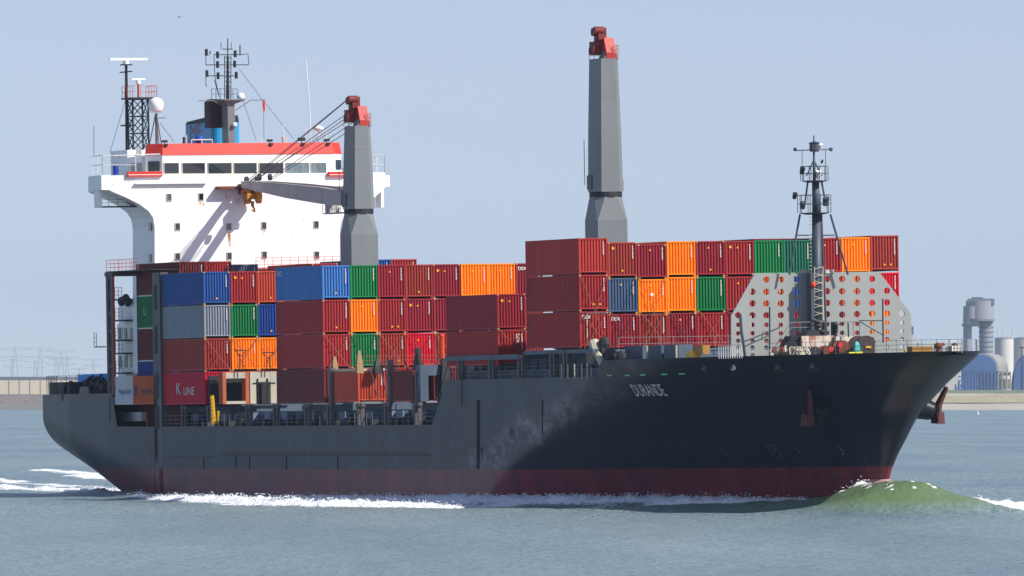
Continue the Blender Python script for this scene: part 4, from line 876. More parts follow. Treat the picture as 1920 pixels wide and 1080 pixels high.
# bay amidships: two tiers on the near side
container(34.46, V0, 11.47+2.931, 'crimson', 'crimson container with yellow stickers, upper of two beside the tall forward bay', 'containers in the two-high stack', stickers=(0,1))
t = container(34.46, V0, 11.47, 'red', 'red lettered container, lower of two beside the tall forward bay', 'containers in the two-high stack')
text('tex', .6, M['letter'], t, 'lettering', (.018, 1.75, 2.2), (0,0,-1), (0,1,0))
MIDB = 'four-high middle bay'
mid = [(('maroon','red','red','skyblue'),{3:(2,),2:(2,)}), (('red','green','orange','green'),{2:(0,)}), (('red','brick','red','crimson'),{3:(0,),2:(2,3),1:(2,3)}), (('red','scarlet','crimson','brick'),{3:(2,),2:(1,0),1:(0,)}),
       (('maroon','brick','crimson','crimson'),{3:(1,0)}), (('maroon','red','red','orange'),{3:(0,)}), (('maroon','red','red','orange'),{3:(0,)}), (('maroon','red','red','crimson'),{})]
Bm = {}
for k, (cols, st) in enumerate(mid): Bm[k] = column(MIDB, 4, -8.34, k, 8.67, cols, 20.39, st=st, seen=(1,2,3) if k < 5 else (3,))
text('HO', .7, M['letter'], Bm[0][3], 'lettering', (-11.1, -.012, 2.35), (1,0,0), (0,0,1), sx=1.2)
text('tex', .62, M['letter'], Bm[7][3], 'lettering', (.018, .55, 2.5), (0,1,0), (0,0,1))
AFTB = 'four-high aft bay'
aft_ = [(('magenta','brick','grey','blue'),{3:(2,)}), (('red','orange','green','red'),{3:(1,0)}), (('red','orange','navy','coral'),{3:(2,),2:(2,)}), (('maroon','red','red','maroon'),{})]
Ba = {}
for k, (cols, st) in enumerate(aft_): Ba[k] = column(AFTB, 4, -39.82, k, 8.67, cols, 20.39, st=st, seen=(1,2,3) if k < 3 else ())
text('K', 1.5, M['letter'], Ba[0][0], 'lettering', (-7.4, -.012, 1.4), (1,0,0), (0,0,1), sx=1.35)
text('LINE', 1.0, M['letter'], Ba[0][0], 'lettering', (-4.5, -.012, 1.2), (1,0,0), (0,0,1), sx=1.5)
STB = 'bay under the bridge'
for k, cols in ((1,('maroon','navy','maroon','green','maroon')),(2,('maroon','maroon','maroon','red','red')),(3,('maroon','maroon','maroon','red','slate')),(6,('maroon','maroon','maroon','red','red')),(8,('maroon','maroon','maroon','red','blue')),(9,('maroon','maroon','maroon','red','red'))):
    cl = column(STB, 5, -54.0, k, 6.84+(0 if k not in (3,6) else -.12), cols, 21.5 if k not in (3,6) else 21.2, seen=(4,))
    if k == 1:
        cl[4]['label'] = 'maroon container just behind the tall pillar, topmost of its stack under the bridge'
        link(CC and PROTO[(12.19, 2.896)][0], 'corrugated_body', cl[4], CC['maroon']) if False else None
        text('U', 1.1, M['letter'], cl[3], 'lettering', (-9.9, -.012, 1.5), (1,0,0), (0,0,1)); text('CO', .55, M['letter'], cl[1], 'lettering', (-10.6, -.012, 2.1), (1,0,0), (0,0,1), sx=1.4) if False else None
t = container(-60.05, V0, 8.75, 'white', 'white container with dark blue lettering at the aft end beside the pillar', 'short containers aft', L=6.058, H=2.591, code=False)
text('Hapag-Lloyd', .72, M['bluel'], t, 'lettering', (-2.3, -.012, 1.25), (1,0,0), (0,0,1), sx=.98)
q = MB(); q.prism([(-5.75,-.012,.85),(-5.15,-.012,.85),(-5.0,-.012,1.75),(-5.6,-.012,1.75)], (0,-.008,0)); q.build('blue_emblem', M['bluel'], t)
t = container(-53.95, V0, 8.75, 'rust_orange', 'orange container with dark lettering between white container and tall pillar', 'short containers aft', L=6.058, H=2.591, code=False)
text('Hapag-Lloyd', .72, M['darkl'], t, 'lettering', (-2.3, -.012, 1.25), (1,0,0), (0,0,1), sx=.98)
q = MB(); q.prism([(-5.75,-.012,.85),(-5.15,-.012,.85),(-5.0,-.012,1.75),(-5.6,-.012,1.75)], (0,-.008,0)); q.build('blue_emblem', M['bluel'], t)
container(.3, V0, 8.67, 'coral', 'short coral container standing alone on the side deck, half in shadow', 'short single containers amidships', L=6.058, H=2.591)
container(14.0, V0, 8.67, 'maroon', 'short brown container in shadow beside the dark blue portal frame', 'short single containers amidships', L=6.058, H=2.591)
for c_ in (A[0][0], A[0][1], Bm[0][1], Bm[0][0], Ba[0][1], Ba[0][3], Bm[0][2]):
    q = MB(); z = 2.5
    for k in range(random.choice((6, 10, 14))): q.box((-11.75,-.03,z-.08),(-11.75+random.choice((.15,.25,.2)),-.02,z)); z -= .13
    q.build('side_code_marking', M['fade'], c_)
# lashing rods crossed over the container ends
def lash(uf, k, w0, w1, cross=True):
    v = V0+PITCH*k; q = MB(); u = uf+.1
    q.tube((u+.5,v+.1,w0), (u,v+2.3,w1), .023, n=5)
    if cross: q.tube((u+.5,v+2.3,w0), (u,v+.1,w1), .023, n=5)
    q.build('lashing_rods', M['rod'] if k % 2 == 0 else M['dark'], ship)
for k in range(6): lash(53.38, k, 12.6, 15.6); 
for k in range(3): lash(53.38, k, 12.6, 18.4, k != 1)
for k in range(5): lash(-8.34, k, 11.4, 14.4)
for k in range(3): lash(-39.82, k, 11.5, 14.4)
lash(34.46, 0, 12, 14.4)
q = MB(); q.rail([(54.6,-11,12.5),(54.6,2,12.5)], 1.0, 1.2, .03, 2); q.build('forward_lashing_railing', M['railgrey'], ship)

# ================================================================== WATER
STREAKS = ((-70,-12.6,.19,1.6,.38,1.3,-330,1),(-76,-6,.22,2.2,.1,.7,-300,4),(-92,4,.27,2.6,.22,.9,-420,2),(-93,10,.33,3,.2,.8,-500,3),(-130,30,.36,4,.25,.8,-560,5),(-40,-17,.06,1.2,.12,.9,-75,6))
def wat():
    xs = np.unique(np.concatenate([np.linspace(-9000,-300,18), np.linspace(-300,-110,40), np.linspace(-110,110,521), np.linspace(110,300,40), np.linspace(300,9000,18)]))
    ys = np.unique(np.concatenate([np.linspace(-400,480,12), np.linspace(480,760,120), np.linspace(760,990,461), np.linspace(990,1340,230), np.linspace(1340,9200,60)]))
    X_, Y_ = np.meshgrid(xs, ys)
    du = X_; dy = Y_-Y0
    u = du*_h.x+dy*_h.y; v = du*_p.x+dy*_p.y
    r = rng
    Z = np.zeros_like(X_); 
    fade = np.clip(1-np.maximum(np.abs(X_)-85, 0)/25, 0, 1)*np.clip((Y_-762)/25, 0, 1)*np.clip((1330-Y_)/60, 0, 1)
    for k in range(26):
        L = 1.6*1.17**k if k < 14 else 2+8*r.random(); a = r.uniform(0, 2*np.pi); kk = 2*np.pi/L; Z += .0045*L**.9*np.sin(kk*(np.cos(a)*X_+np.sin(a)*Y_)+r.uniform(0, 6.28))*.35
    Z *= fade
    hbv = np.vectorize(lambda a, b: hb(a, .3) if -60 < a < 82 else 0)
    ug = np.linspace(-95, 84, 400); hg = np.array([hb(float(a), .4) if a < 82.5 else 0 for a in ug]); B = np.interp(u, ug, hg, left=0, right=0)
    side = -v-B                       # distance outboard of the starboard waterline
    def nz(sx, sy, seed, n=7):
        q = np.random.default_rng(seed); o = np.zeros_like(X_)
        for i in range(n): o += np.sin(u*sx*q.uniform(.4,2)*(1 if i % 2 else -1)+v*sy*q.uniform(.4,2)+q.uniform(0,6.28))
        return o/n**.5
    # bow wave: hump round the bulb and a diverging crest on the near side
    bow = 1.8*np.exp(-((u-89.4)/4.2)**2-((v+.8)/np.where(v < -.8, 7.5, 4.8))**2)
    bow += 1.15*np.exp(-((v+2.5+(86-u)*.85)/np.interp(u, [60,86], [5.5,3.6]))**2)*np.clip((95-u)/9, 0, 1)*np.exp(-(np.maximum(86-u, 0)/17)**1.3)*(1+.05*np.sin(u*1.9+v)+.04*np.sin(u*.9-v*2.3))
    bow += .16*np.exp(-((side-7)/4)**2)*np.clip((80-u)/10, 0, 1)*np.exp(-np.maximum(80-u, 0)/60)*np.clip((u+60)/20, 0, 1)
    bow -= .35*np.exp(-((v+12+(84-u)*.36)/6)**2)*np.clip((92-u)/8, 0, 1)*np.exp(-np.maximum(84-u, 0)/30)
    bow += .45*np.exp(-((u+54)/12)**2-((side-3.5)/3.5)**2)
    bow += .35*np.exp(-((u-89-(v-2)*.7)/2.2)**2)*np.clip((v-2)/3, 0, 1)*np.exp(-np.maximum(v-2, 0)/9)
    crest = np.maximum(np.clip(bow/1.0, 0, 1), .7*np.exp(-((side-7)/5)**2)*np.clip((u-25)/30, 0, 1)*np.clip((88-u)/8, 0, 1))
    Z += bow*np.clip(fade*3, 0, 1)
    rg = nz(2.2, 2.2, 1); rg2 = nz(5, 5, 2); rg3 = nz(.35, .9, 3)
    fm_ = np.zeros_like(X_)
    wdt = np.interp(u, [-62,-40,-10,30,50,65,74,80,84], [.5,1.6,2.6,3.6,6.5,7,6,4,1.4])
    f1 = np.clip(1.6-side/np.maximum(wdt, .1)*1.3+.22*rg3, 0, 1)*np.clip((u+60)/25, 0, 1)*np.clip((84-u)/5, 0, 1)*(side > -1.5)
    fm_ = np.maximum(fm_, f1)
    Z += f1*np.interp(u, [-60,-20,0,40,65,76,84], [.12,.3,.5,.8,.9,.75,.3])*np.clip((fade)*2, 0, 1)*(1+.16*rg+.1*rg2)*np.clip(2.4-2.4*side/np.maximum(wdt,.1), 0, 1)
    # the breaking crest that runs aft, well clear of the side and in the sun
    vc = np.interp(u, [-70,-45,-20,10,38,50,60], [2,5,10,14.5,16,13,5])+.8*rg3; am = np.interp(u, [-60,-40,-15,30,44,54], [0,.25,.6,1,.9,0]); wd = np.interp(u, [-60,0,45], [1.2,2.2,3.0])
    e = np.exp(-((side-vc)/wd)**2)*am; Z += .62*e*(1+.2*rg+.15*rg2)*np.clip(fade*2, 0, 1); fm_ = np.maximum(fm_, np.clip(e*2.0*(1+.2*rg), 0, 1))
    fm_ = np.maximum(fm_, np.clip(.52+.2*rg3+.15*rg, 0, .8)*(side > 0)*(side < vc)*np.clip(am*2, 0, 1))
    dv_ = np.exp(-((v+1.0+(86-u)*.85)/1.3)**2)*np.clip((80-u)/3, 0, 1)*np.clip((u-68)/4, 0, 1); fm_ = np.maximum(fm_, np.clip(dv_*1.5*(1+.3*rg), 0, 1)); Z += .2*dv_*(1+.3*rg)
    fm_ = np.maximum(fm_, np.clip((bow-1.45)*2, 0, 1)*np.clip(.1+.25*rg+.45*rg2, 0, .8))
    sp2 = np.exp(-((u-83.4)/2.2)**2-((v+2.4)/1.5)**2); Z += .8*sp2*(1+.3*rg); fm_ = np.maximum(fm_, np.clip(sp2*1.6, 0, 1))
    # breaking crest on the far bow and streaks of foam in the wake
    cr = np.exp(-((u-89-(v-2)*.7)/1.6)**2)*(v > 2.5)*np.exp(-((v-7.4)/2.6)**2); fm_ = np.maximum(fm_, np.clip(cr*2.2+.1*rg, 0, 1)*(cr > .1)); Z += .4*cr*(1+.3*rg)
    fm_ = np.maximum(fm_, np.clip(np.exp(-((u-86.5)/1.0)**2-((v+2)/3)**2)*.5*(1+rg), 0, .6))
    for (ua, va, sl, w, h_, st, u0, sd) in STREAKS:       # foaming crests trailing off in the wake
        vc = va+sl*(ua-u)+1.3*np.sin(u*.06+sd)+.7*np.sin(u*.17+sd*2); e = np.exp(-((v-vc)/w)**2)*np.clip((ua-u)/8, 0, 1)*np.clip((u-u0)/40, 0, 1)
        e = e*np.clip(.75+.5*rg3, .1, 1.2); Z += h_*e*(1+.25*rg)*np.clip(fade*2, 0, 1); fm_ = np.maximum(fm_, np.clip(e*st*(1+.25*rg), 0, 1))
    Z += -.12*np.exp(-((v+7)/7)**2)*(u < -60)*np.clip((-60-u)/10, 0, 1)*fade
    verts = np.stack([X_, Y_, Z], -1).reshape(-1, 3); ny, nx = X_.shape
    idx = np.arange(ny*nx).reshape(ny, nx); f = np.stack([idx[:-1,:-1], idx[:-1,1:], idx[1:,1:], idx[1:,:-1]], -1).reshape(-1, 4)
    me = bpy.data.meshes.new('water'); me.vertices.add(len(verts)); me.vertices.foreach_set('co', verts.ravel())
    me.loops.add(f.size); me.loops.foreach_set('vertex_index', f.ravel().astype(np.int32)); me.polygons.add(len(f))
    me.polygons.foreach_set('loop_start', np.arange(0, f.size, 4, dtype=np.int32)); me.polygons.foreach_set('loop_total', np.full(len(f), 4, dtype=np.int32))
    me.polygons.foreach_set('use_smooth', np.ones(len(f), dtype=bool)); me.update(calc_edges=True)
    at = me.attributes.new('foam', 'FLOAT', 'POINT'); at.data.foreach_set('value', fm_.ravel().astype(np.float32))
    at = me.attributes.new('crest', 'FLOAT', 'POINT'); at.data.foreach_set('value', crest.ravel().astype(np.float32))
    o = bpy.data.objects.new('water', me); COL.objects.link(o); tag(o, kind='structure')
    m = bpy.data.materials.new('river_water'); m.use_nodes = True; t = m.node_tree; N = t.nodes; L = t.links; b = N['Principled BSDF']
    tc = N.new('ShaderNodeTexCoord')
    def noise(sc, scale, det=5, rg_=.6):
        mp = N.new('ShaderNodeMapping'); mp.inputs['Scale'].default_value = sc; L.new(tc.outputs['Object'], mp.inputs[0])
        n = N.new('ShaderNodeTexNoise'); n.inputs['Scale'].default_value = scale; n.inputs['Detail'].default_value = det; n.inputs['Roughness'].default_value = rg_
        L.new(mp.outputs[0], n.inputs[0]); return n.outputs[0]
    def rr(v, a, c, o0=0, o1=1):
        q = N.new('ShaderNodeMapRange'); L.new(v, q.inputs[0])
        for i, k in ((1, a), (2, c), (3, o0), (4, o1)): q.inputs[i].default_value = k
        return q.outputs[0]
    def mix(f_, a, c):
        q = N.new('ShaderNodeMix'); q.data_type = 'RGBA'; L.new(f_, q.inputs[0])
        for i, k in ((6, a), (7, c)):
            if isinstance(k, tuple): q.inputs[i].default_value = k
            else: L.new(k, q.inputs[i])
        return q.outputs[2]
    rip = noise((1,.5,1), 2.0, 6, .62); chop = noise((1,.45,1), .42, 3, .5)
    sm = N.new('ShaderNodeMath'); sm.operation = 'MULTIPLY_ADD'; L.new(chop, sm.inputs[0]); sm.inputs[1].default_value = 1.6; L.new(rip, sm.inputs[2]); rip = sm.outputs[0]; big = noise((.35,.05,1), .09, 5, .6); fine = noise((1,.22,1), 2.2, 3, .7)
    c = mix(rr(big, .35, .65), lin((112, 133, 136)), lin((146, 164, 162)))
    c = mix(rr(fine, .42, .7, 0, .9), c, lin((96, 117, 124)))
    fa = N.new('ShaderNodeAttribute'); fa.attribute_name = 'foam'
    ad = N.new('ShaderNodeMath'); ad.operation = 'ADD'; L.new(fa.outputs['Fac'], ad.inputs[0]); L.new(rr(noise((1,1,1), 2.4, 6, .7), .3, .7, -.28, .28), ad.inputs[1])
    gate = N.new('ShaderNodeMath'); gate.operation = 'MULTIPLY'; L.new(rr(ad.outputs[0], .42, .6), gate.inputs[0]); L.new(rr(fa.outputs['Fac'], .12, .3), gate.inputs[1]); ff = gate.outputs[0]
    ca = N.new('ShaderNodeAttribute'); ca.attribute_name = 'crest'; ch = ca.outputs['Fac']
    c = mix(rr(ch, 0, 1, 0, .8), c, lin((94, 115, 66)))
    L.new(mix(ff, c, (.9,.92,.93,1)), b.inputs['Base Color'])
    L.new(rr(ff, 0, 1, .34, .9), b.inputs['Roughness']); b.inputs['IOR'].default_value = 1.33
    sq_ = N.new('ShaderNodeMath'); sq_.operation = 'MULTIPLY'; L.new(rr(ff, 0, 1, .9, .1), sq_.inputs[0]); L.new(rr(ch, 0, .8, 1, .4), sq_.inputs[1]); L.new(sq_.outputs[0], b.inputs['Specular IOR Level'])
    bp = N.new('ShaderNodeBump'); L.new(rr(ch, 0, .8, .6, .22), bp.inputs['Strength']); bp.inputs['Distance'].default_value = .9
    L.new(rip, bp.inputs['Height']); L.new(bp.outputs[0], b.inputs['Normal'])
    me.materials.append(m); return X_, Y_, Z, fm_, u, v, side
X_, Y_, Z_, FM, UU, VVg, SD = wat()
# loose spray and lumps of foam thrown up along the crest
def spray():
    sel = np.argwhere((FM > .62) & (np.abs(X_) < 105) & (Y_ > 770) & (Y_ < 1100) & (UU > -140) & (UU < 100))
    q = MB(); rr = random.Random(5); pick = [sel[rr.randrange(len(sel))] for _ in range(14000)] if len(sel) else []
    for i, j in pick:
        s = rr.uniform(.02, .06)
        z = Z_[i, j]+rr.uniform(-.05, .08)+(rr.random()**5*.28 if UU[i, j] > 0 else rr.random()**6*.3); x = X_[i, j]+rr.uniform(-.4,.4); y = Y_[i, j]+rr.uniform(-.3,.3)
        pts = [(x+s*1.5*dx, y+s*dy, z+s*.8*dz) for dx, dy, dz in ((1,0,0),(-1,0,0),(0,1,0),(0,-1,0),(0,0,1),(0,0,-1))]
        q.add(pts, [(0,2,4),(2,1,4),(1,3,4),(3,0,4),(2,0,5),(1,2,5),(3,1,5),(0,3,5)])
    o = q.build('foam', mat('sea_foam', (236, 240, 240), .9, 0, .05, 1, streak=False), None, True); tag(o, kind='stuff')
spray()

# ================================================================== far shore and power station (8.5 km away)
YS = F*HC/(769-YH)                      # shoreline distance
gm = MB()
def shore_strip(x0, x1, prof, name, m, seed=1, rough=0):
    """prof: (row in the picture, distance) -> real heights; ground rising away from the water"""
    r = random.Random(seed); n = 90; rows = []
    for i in range(n+1):
        x = x0+(x1-x0)*i/n; rows.append([G(x, y+(r.uniform(-rough, rough) if k else 0), Yd) for k, (y, Yd) in enumerate(prof)])
    k = len(prof); vs = [p for row in rows for p in row]; q = MB(); q.add(vs, [(i*k+j, (i+1)*k+j, (i+1)*k+j+1, i*k+j+1) for i in range(n) for j in range(k-1)])
    o = q.build(name, m, None, True); tag(o, kind='structure'); return o
sand = mat('beach_sand', (176, 168, 148), .9, 0, .15, .02, streak=False); mud = mat('wet_mud', (120, 116, 104), .8, 0, .1, .02, streak=False)
dune = mat('dry_dune_grass', (168, 156, 120), .9, 0, .55, .3, streak=False); dk_g = mat('dike_grass', (110, 118, 88), .9, 0, .2, .05, streak=False)
rock = mat('rock_revetment', (120, 108, 98), .9, 0, .35, .15, streak=False)
gnd = MB(); gnd.add([(-9000,YS-2,-.3),(9000,YS-2,-.3),(14000,30000,2),(-14000,30000,2)], [(0,1,2,3)]); o = gnd.build('ground', dk_g); tag(o, kind='structure')
shore_strip(1560, 9000, [(769.5,YS-4),(764,YS+40),(757,YS+60),(748,YS+110),(739,YS+160),(735,YS+420)], 'beach', sand, 2, .5)
shore_strip(1560, 9000, [(755,YS+62),(748,YS+105),(740,YS+150),(737.5,YS+230)], 'dune', dune, 3, 1.2)
shore_strip(1560, 9000, [(737.5,YS+231),(731,YS+330),(731,YS+900)], 'dike', dk_g, 4, .4)
shore_strip(-7000, 1559, [(770.5,YS-4),(766,YS+30),(758,YS+60)], 'foreshore', mud, 5, .3)
shore_strip(-7000, 1559, [(758,YS+60),(750,YS+80),(742,YS+110),(739.5,YS+150)], 'revetment', rock, 6, 1.2)
shore_strip(-7000, 1559, [(741,YS+151),(739,YS+300),(736,YS+1500)], 'embankment', dk_g, 7, .5)
cream = mat('cream_concrete', (222, 206, 180), .7, 0, .06, .05); conc = mat('pale_concrete', (142, 146, 152), .7, 0, .12, .03); concd = mat('stained_concrete', (116, 118, 124), .8, 0, .2, .05)
bsteel_shade = mat('blue_cladding_shade', (66, 96, 150), .6, 0, .1, .04); tankw = mat('tank_white', (206, 202, 196), .6, 0, .04, .03); domeg = mat('dome_cladding', (150, 148, 140), .6, 0, .1, .03)  # the blue holds the shadow tone of hall front and domed store
def far(name, label, cat, x, y, Y, group=None): return thing(name, label, cat, G(x, y, Y), group, ship=False)
def rel(t, x, y, Y): return G(x, y, Y)-t.matrix_world.translation
# long pale quay wall on the left
Yw = YS+170
t = far('quay_wall', 'long pale cream wall along the far left shore behind the stern', 'wall', 30, 741, Yw); q = MB()
a = rel(t, -1500, 713, Yw); b = rel(t, 420, 742, Yw); q.box((a.x,0,b.z),(b.x,14,a.z)); w_ = q.build('wall_face', cream, t)
q = MB()
for x in np.arange(-1500, 420, 19.7): p = rel(t, x, 713, Yw); q.box((p.x-.25,-.25,b.z),(p.x+.25,-.01,a.z-.2))
q.build('wall_joint', conc, w_)
q = MB(); a = rel(t, -1500, 706.5, Yw+40); b = rel(t, 160, 713, Yw+40); q.box((a.x,40,b.z-2),(b.x,60,a.z)); q.build('roof_strip', concd, t)
# pylons
GALV = mat('galvanised_steel', (150, 156, 162), .6, 0, .05)
def pylon(x, yb, yt, Y, i):
    h = (yb-yt)/F*Y; t = far('electricity_pylon', ["faint lattice pylon standing furthest left on the skyline", "faint lattice pylon, second from the left above the pale wall", "faint lattice pylon with wide arms above the stern railing", "short faint lattice pylon above the stern winch",
        "tall faint lattice pylon left of the blue tarpaulin", "faint lattice pylon right above the blue tarpaulin", "small faint lattice pylon nearest the side platform", "small distant pylon low between the two leftmost pylons", "small distant pylon low above the stern gear"][i], 'pylon', x, yb, Y, 'pylons on the far shore'); q = MB()
    w = h*.09; n = 6
    for sx in (-1, 1):
        for sy in (-1, 1): q.tube((sx*w,sy*w,0), (sx*w*.15,sy*w*.15,h), .2, .14, n=4)
    for k in range(n):
        z0 = h*k/n; z1 = h*(k+1)/n; a = w*(1-.85*k/n); b = w*(1-.85*(k+1)/n)
        q.tube((-a,-a,z0), (b,-b,z1), .1, n=4); q.tube((a,-a,z0), (-b,-b,z1), .1, n=4)
    tw = q.build('lattice_tower', GALV, t)
    for z, l in ((.98,.34),(.8,.28)):
        q = MB(); q.tube((-h*l,0,h*z), (h*l,0,h*z), .18, n=4); q.tube((-h*l,0,h*z), (0,0,h*(z-.07)), .15, n=4); q.tube((h*l,0,h*z), (0,0,h*(z-.07)), .15, n=4); q.build('cross_arm', GALV, t)
for i, (x, yb, yt) in enumerate(((28,738,651),(75,738,651),(115,738,656),(105,738,668),(126,738,668),(148,738,690),(175,738,672),(22,738,674),(66,738,676))): pylon(x, yb, yt, YS+2500+300*(i % 4), i)
# power station on the right
YP = YS+500
def cylr(t, x0, x1, y0, y1, Y, m, name, n=28, r2=None, par=None):
    a = rel(t, (x0+x1)/2, y1, Y); r = (x1-x0)/2/F*Y; h = (y1-y0)/F*Y; q = MB(); q.tube(a, a+Vector((0,0,h)), r, (r2 or 1)*r, n=n); return q.build(name, m, par or t, False)
t = far('power_station_tower', 'tall pale industrial tower with broad head rising behind the bow', 'tower', 1834, 738, YP)
cylr(t, 1806, 1822, 600, 738, YP, conc, 'curved_column'); cylr(t, 1836, 1862, 600, 738, YP+5, conc, 'ribbed_column')
for y in range(612, 672, 9): cylr(t, 1835, 1863, y, y+3, YP+5, concd, 'column_ring')
hd = cylr(t, 1811, 1864, 564, 601, YP, conc, 'tower_head', 32); cylr(t, 1806, 1838, 574, 609, YP-4, conc, 'head_drum', 24)
q = MB(); a = rel(t, 1815, 560, YP); b = rel(t, 1864, 571, YP); q.box((a.x,-8,b.z),(b.x,10,a.z)); q.box((a.x+3,-8.2,a.z),(a.x+12,4,a.z+1.2)); q.build('head_top', concd, t)
cylr(t, 1805, 1865, 598, 602, YP, concd, 'head_gallery'); cylr(t, 1834, 1862, 596, 606, YP, concd, 'head_underside', r2=1.0)
q = MB(); a = rel(t, 1804, 607, YP); b = rel(t, 1838, 612, YP); q.box((a.x,-6,b.z),(b.x,8,a.z)); q.build('link_bridge', conc, t)
t = far('arched_hall', 'large arched industrial hall in shade at the foot of the tower', 'building', 1853, 738, YP-60)
def arch(t, x0, x1, yt, yb, Y, d, m, name, dx=0):
    n = 18; r0 = rel(t, (x0+x1)/2, yb, Y); R = (x1-x0)/2/F*Y; H_ = (yb-yt)/F*Y
    ring = [(r0.x+R*math.cos(a), r0.y, r0.z+H_*math.sin(a)**.8) for a in np.linspace(0, math.pi, n)]
    q = MB(); q.prism(ring[::-1], (dx, d, 0)); return q.build(name, m, t)
a = rel(t, 1808, 695, YP-60); b = rel(t, 1868, 735, YP-60); q = MB(); q.box((a.x,0,b.z),(b.x,60,a.z)); q.build('hall_wall', bsteel_shade, t)
arch(t, 1808, 1868, 665, 695, YP-60, 70, bsteel_shade, 'hall_gable'); arch(t, 1812, 1872, 662.5, 696, YP-58, 60, domeg, 'arched_roof', 11)  # gable coloured shadow blue, roof in its lit tone
q = MB()
for x in np.arange(1812, 1868, 6.5): p = rel(t, x, 697, YP-60); q.box((p.x-.3,-.5,b.z),(p.x+.3,-.02,p.z))
q.build('wall_rib', M['mast'], t)
q = MB(); a = rel(t, 1870, 697, YP-62); b = rel(t, 1896, 730, YP-62); q.box((a.x,6,b.z),(b.x,50,a.z-6)); q.box((a.x,4,a.z-3),(b.x,52,a.z)); 
for x in (1872, 1880, 1888, 1895): p = rel(t, x, 700, YP-62); q.tube((p.x,3,b.z), (p.x,3,a.z), .6)
q.build('loading_house', domeg, t)
t = far('pipe_rack', 'blue steel pipe rack under the bow, left of the arched hall', 'pipe rack', 1802, 738, YP-90); q = MB()
for x in np.arange(1792, 1834, 6): p = rel(t, x, 700+max(0, (1815-x)*.9), YP-90); q.tube((p.x,0,0), (p.x,0,p.z), .8, n=6); q.tube((p.x,0,p.z*.3), (p.x+2.6,0,p.z*.8), .35, n=5)
for y in (706, 714, 722, 730): a = rel(t, 1796, y, YP-90); b = rel(t, 1834, y, YP-90); q.tube(a, b, .5, n=5)
q.build('rack_frame', bsteel_shade, t)
for i, (x0, x1, y0, lab) in enumerate(((1865,1900,634,'white storage tank just right of the tower, partly shaded'),(1901,1945,634,'white storage tank at the right edge of the picture'))):
    t = far('storage_tank', lab, 'storage tank', (x0+x1)/2, 736, YP+60+i*20); tb = cylr(t, x0, x1, y0, 737, YP+60+i*20, tankw, 'tank_shell', 40)
    cylr(t, x0+1, x1-1, y0-2.5, y0, YP+60+i*20, conc, 'tank_roof', 30, .5); cylr(t, x0-.4, x1+.4, y0, y0+1.3, YP+60+i*20, conc, 'top_girder', 40, par=tb)
t = far('dome_store', 'blue-shaded domed store in front of the right-hand tank', 'building', 1928, 738, YP-40); arch(t, 1900, 1960, 664, 737, YP-40, 40, bsteel_shade, 'dome_shell')
t = far('lamp_pole', 'slim tall pole standing in front of the domed store', 'pole', 1916, 738, YP-120); q = MB(); q.tube((0,0,0), rel(t,1916,652,YP-120), .7, .5, n=6); q.build('pole_shaft', M['dark'], t); p = rel(t,1916,652,YP-120); q = MB(); q.cb(p, (4,1,1.2)); q.build('lamp_head', M['dark'], t)
for i, (x, dx) in enumerate(((1873,3),(1886,4),(1897,3))):
    t = far('loading_arm', ['thin white mast, leftmost behind the storage tanks','thin leaning white mast, middle of three behind the tanks','thin white mast, rightmost behind the storage tanks'][i], 'mast', x, 738, YP+300, 'masts behind the tanks'); q = MB(); a = rel(t, x+(-dx if i != 2 else dx), 618, YP+300); q.tube((0,0,0), rel(t,x,636,YP+300), .6, n=5); q.tube(rel(t,x,636,YP+300), a, .5, n=5); q.build('mast_arm', tankw, t)
t = far('office_block', 'distant white building with blue top just right of the breakwater', 'building', 1711, 738, YP+200); q = MB(); a = rel(t,1700,628,YP+200); b = rel(t,1717,738,YP+200); q.box((a.x,0,b.z),(b.x,20,a.z)); o_ = q.build('building_wall', tankw, t); q = MB(); a = rel(t,1702,612,YP+200); b = rel(t,1713,628,YP+200); q.box((a.x,2,b.z),(b.x,18,a.z)); q.build('blue_tower', bsteel_shade, t)
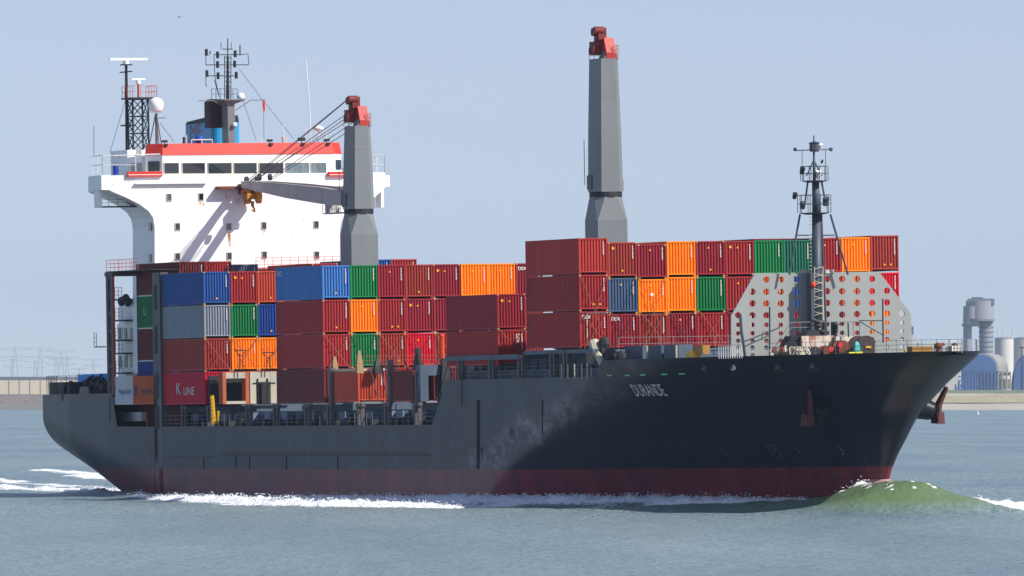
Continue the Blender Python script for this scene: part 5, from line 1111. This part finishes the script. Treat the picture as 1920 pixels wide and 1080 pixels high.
t = far('storage_shed', 'low pale industrial building behind the bow railing', 'building', 1790, 738, YP+150); q = MB(); a = rel(t,1722,642,YP+150); b = rel(t,1800,738,YP+150); q.box((a.x,0,b.z),(b.x,40,a.z)); q.box((rel(t,1782,636,YP+150).x,5,a.z),(rel(t,1796,636,YP+150).x,30,rel(t,1790,636,YP+150).z)); q.build('shed_wall', tankw, t)
q = MB()
for x in np.arange(1730, 1800, 11): p = rel(t,x,650,YP+150); q.box((p.x,-.4,p.z-14),(p.x+2.4,-.02,p.z))
q.build('shed_panel', concd, t)
# buoy and gull
t = thing('marker_buoy', 'tiny white buoy floating off the right-hand beach', 'buoy', G(1833, 776.5, F*HC/(777-YH)), ship=False); q = MB(); q.tube((0,0,-.6), (0,0,.6), .9, .8, n=12); q.build('buoy_float', tankw, t); q = MB(); q.tube((0,0,.6), (0,0,2.2), .5, .1, n=8); q.build('buoy_topmark', tankw, t)
t = thing('gull', 'tiny dark bird flying high at the upper left of the sky', 'bird', G(336, 32, 600), ship=False); q = MB()
t.scale = (.55,.55,.55)
sec = [(-.17,.012,.02),(-.1,.05,.0),(0,.075,.0),(.1,.055,.01),(.17,.035,.025),(.24,.012,.02)]
rings = [[(r*1.0*math.cos(a), x, z+r*math.sin(a)) for a in np.linspace(0,2*math.pi,9)[:-1]] for x, r, z in sec]
q.loft(rings)
for sg in (-1, 1): q.loft([[(sg*s,-.09+b,z),(sg*s,.09+b*.6,z),(sg*s,.08+b*.6,z+.015),(sg*s,-.08+b,z+.015)] for s, b, z in ((.04,0,.01),(.28,.03,.12),(.55,-.06,.05))][::1])
q.build('gull_body', M['dark'], t, False)

# ================================================================== haze: one closed box of thin pale air
hz_ = MB(); hz_.box((-8800,-380,-7.5),(8800,13500,160)); hb_o = hz_.build('haze', None) if False else None
hm_ = bpy.data.materials.new('haze_air'); hm_.use_nodes = True; hn = hm_.node_tree; hn.nodes.clear()
ho = hn.nodes.new('ShaderNodeOutputMaterial'); hv = hn.nodes.new('ShaderNodeVolumePrincipled'); hv.inputs['Color'].default_value = (.6,.8,1,1); hv.inputs['Density'].default_value = 3.2e-5; hv.inputs['Anisotropy'].default_value = .2
hn.links.new(hv.outputs[0], ho.inputs['Volume']); HAZE = hz_.build('haze', hm_); tag(HAZE, kind='stuff')
print('containers', NCON[0])
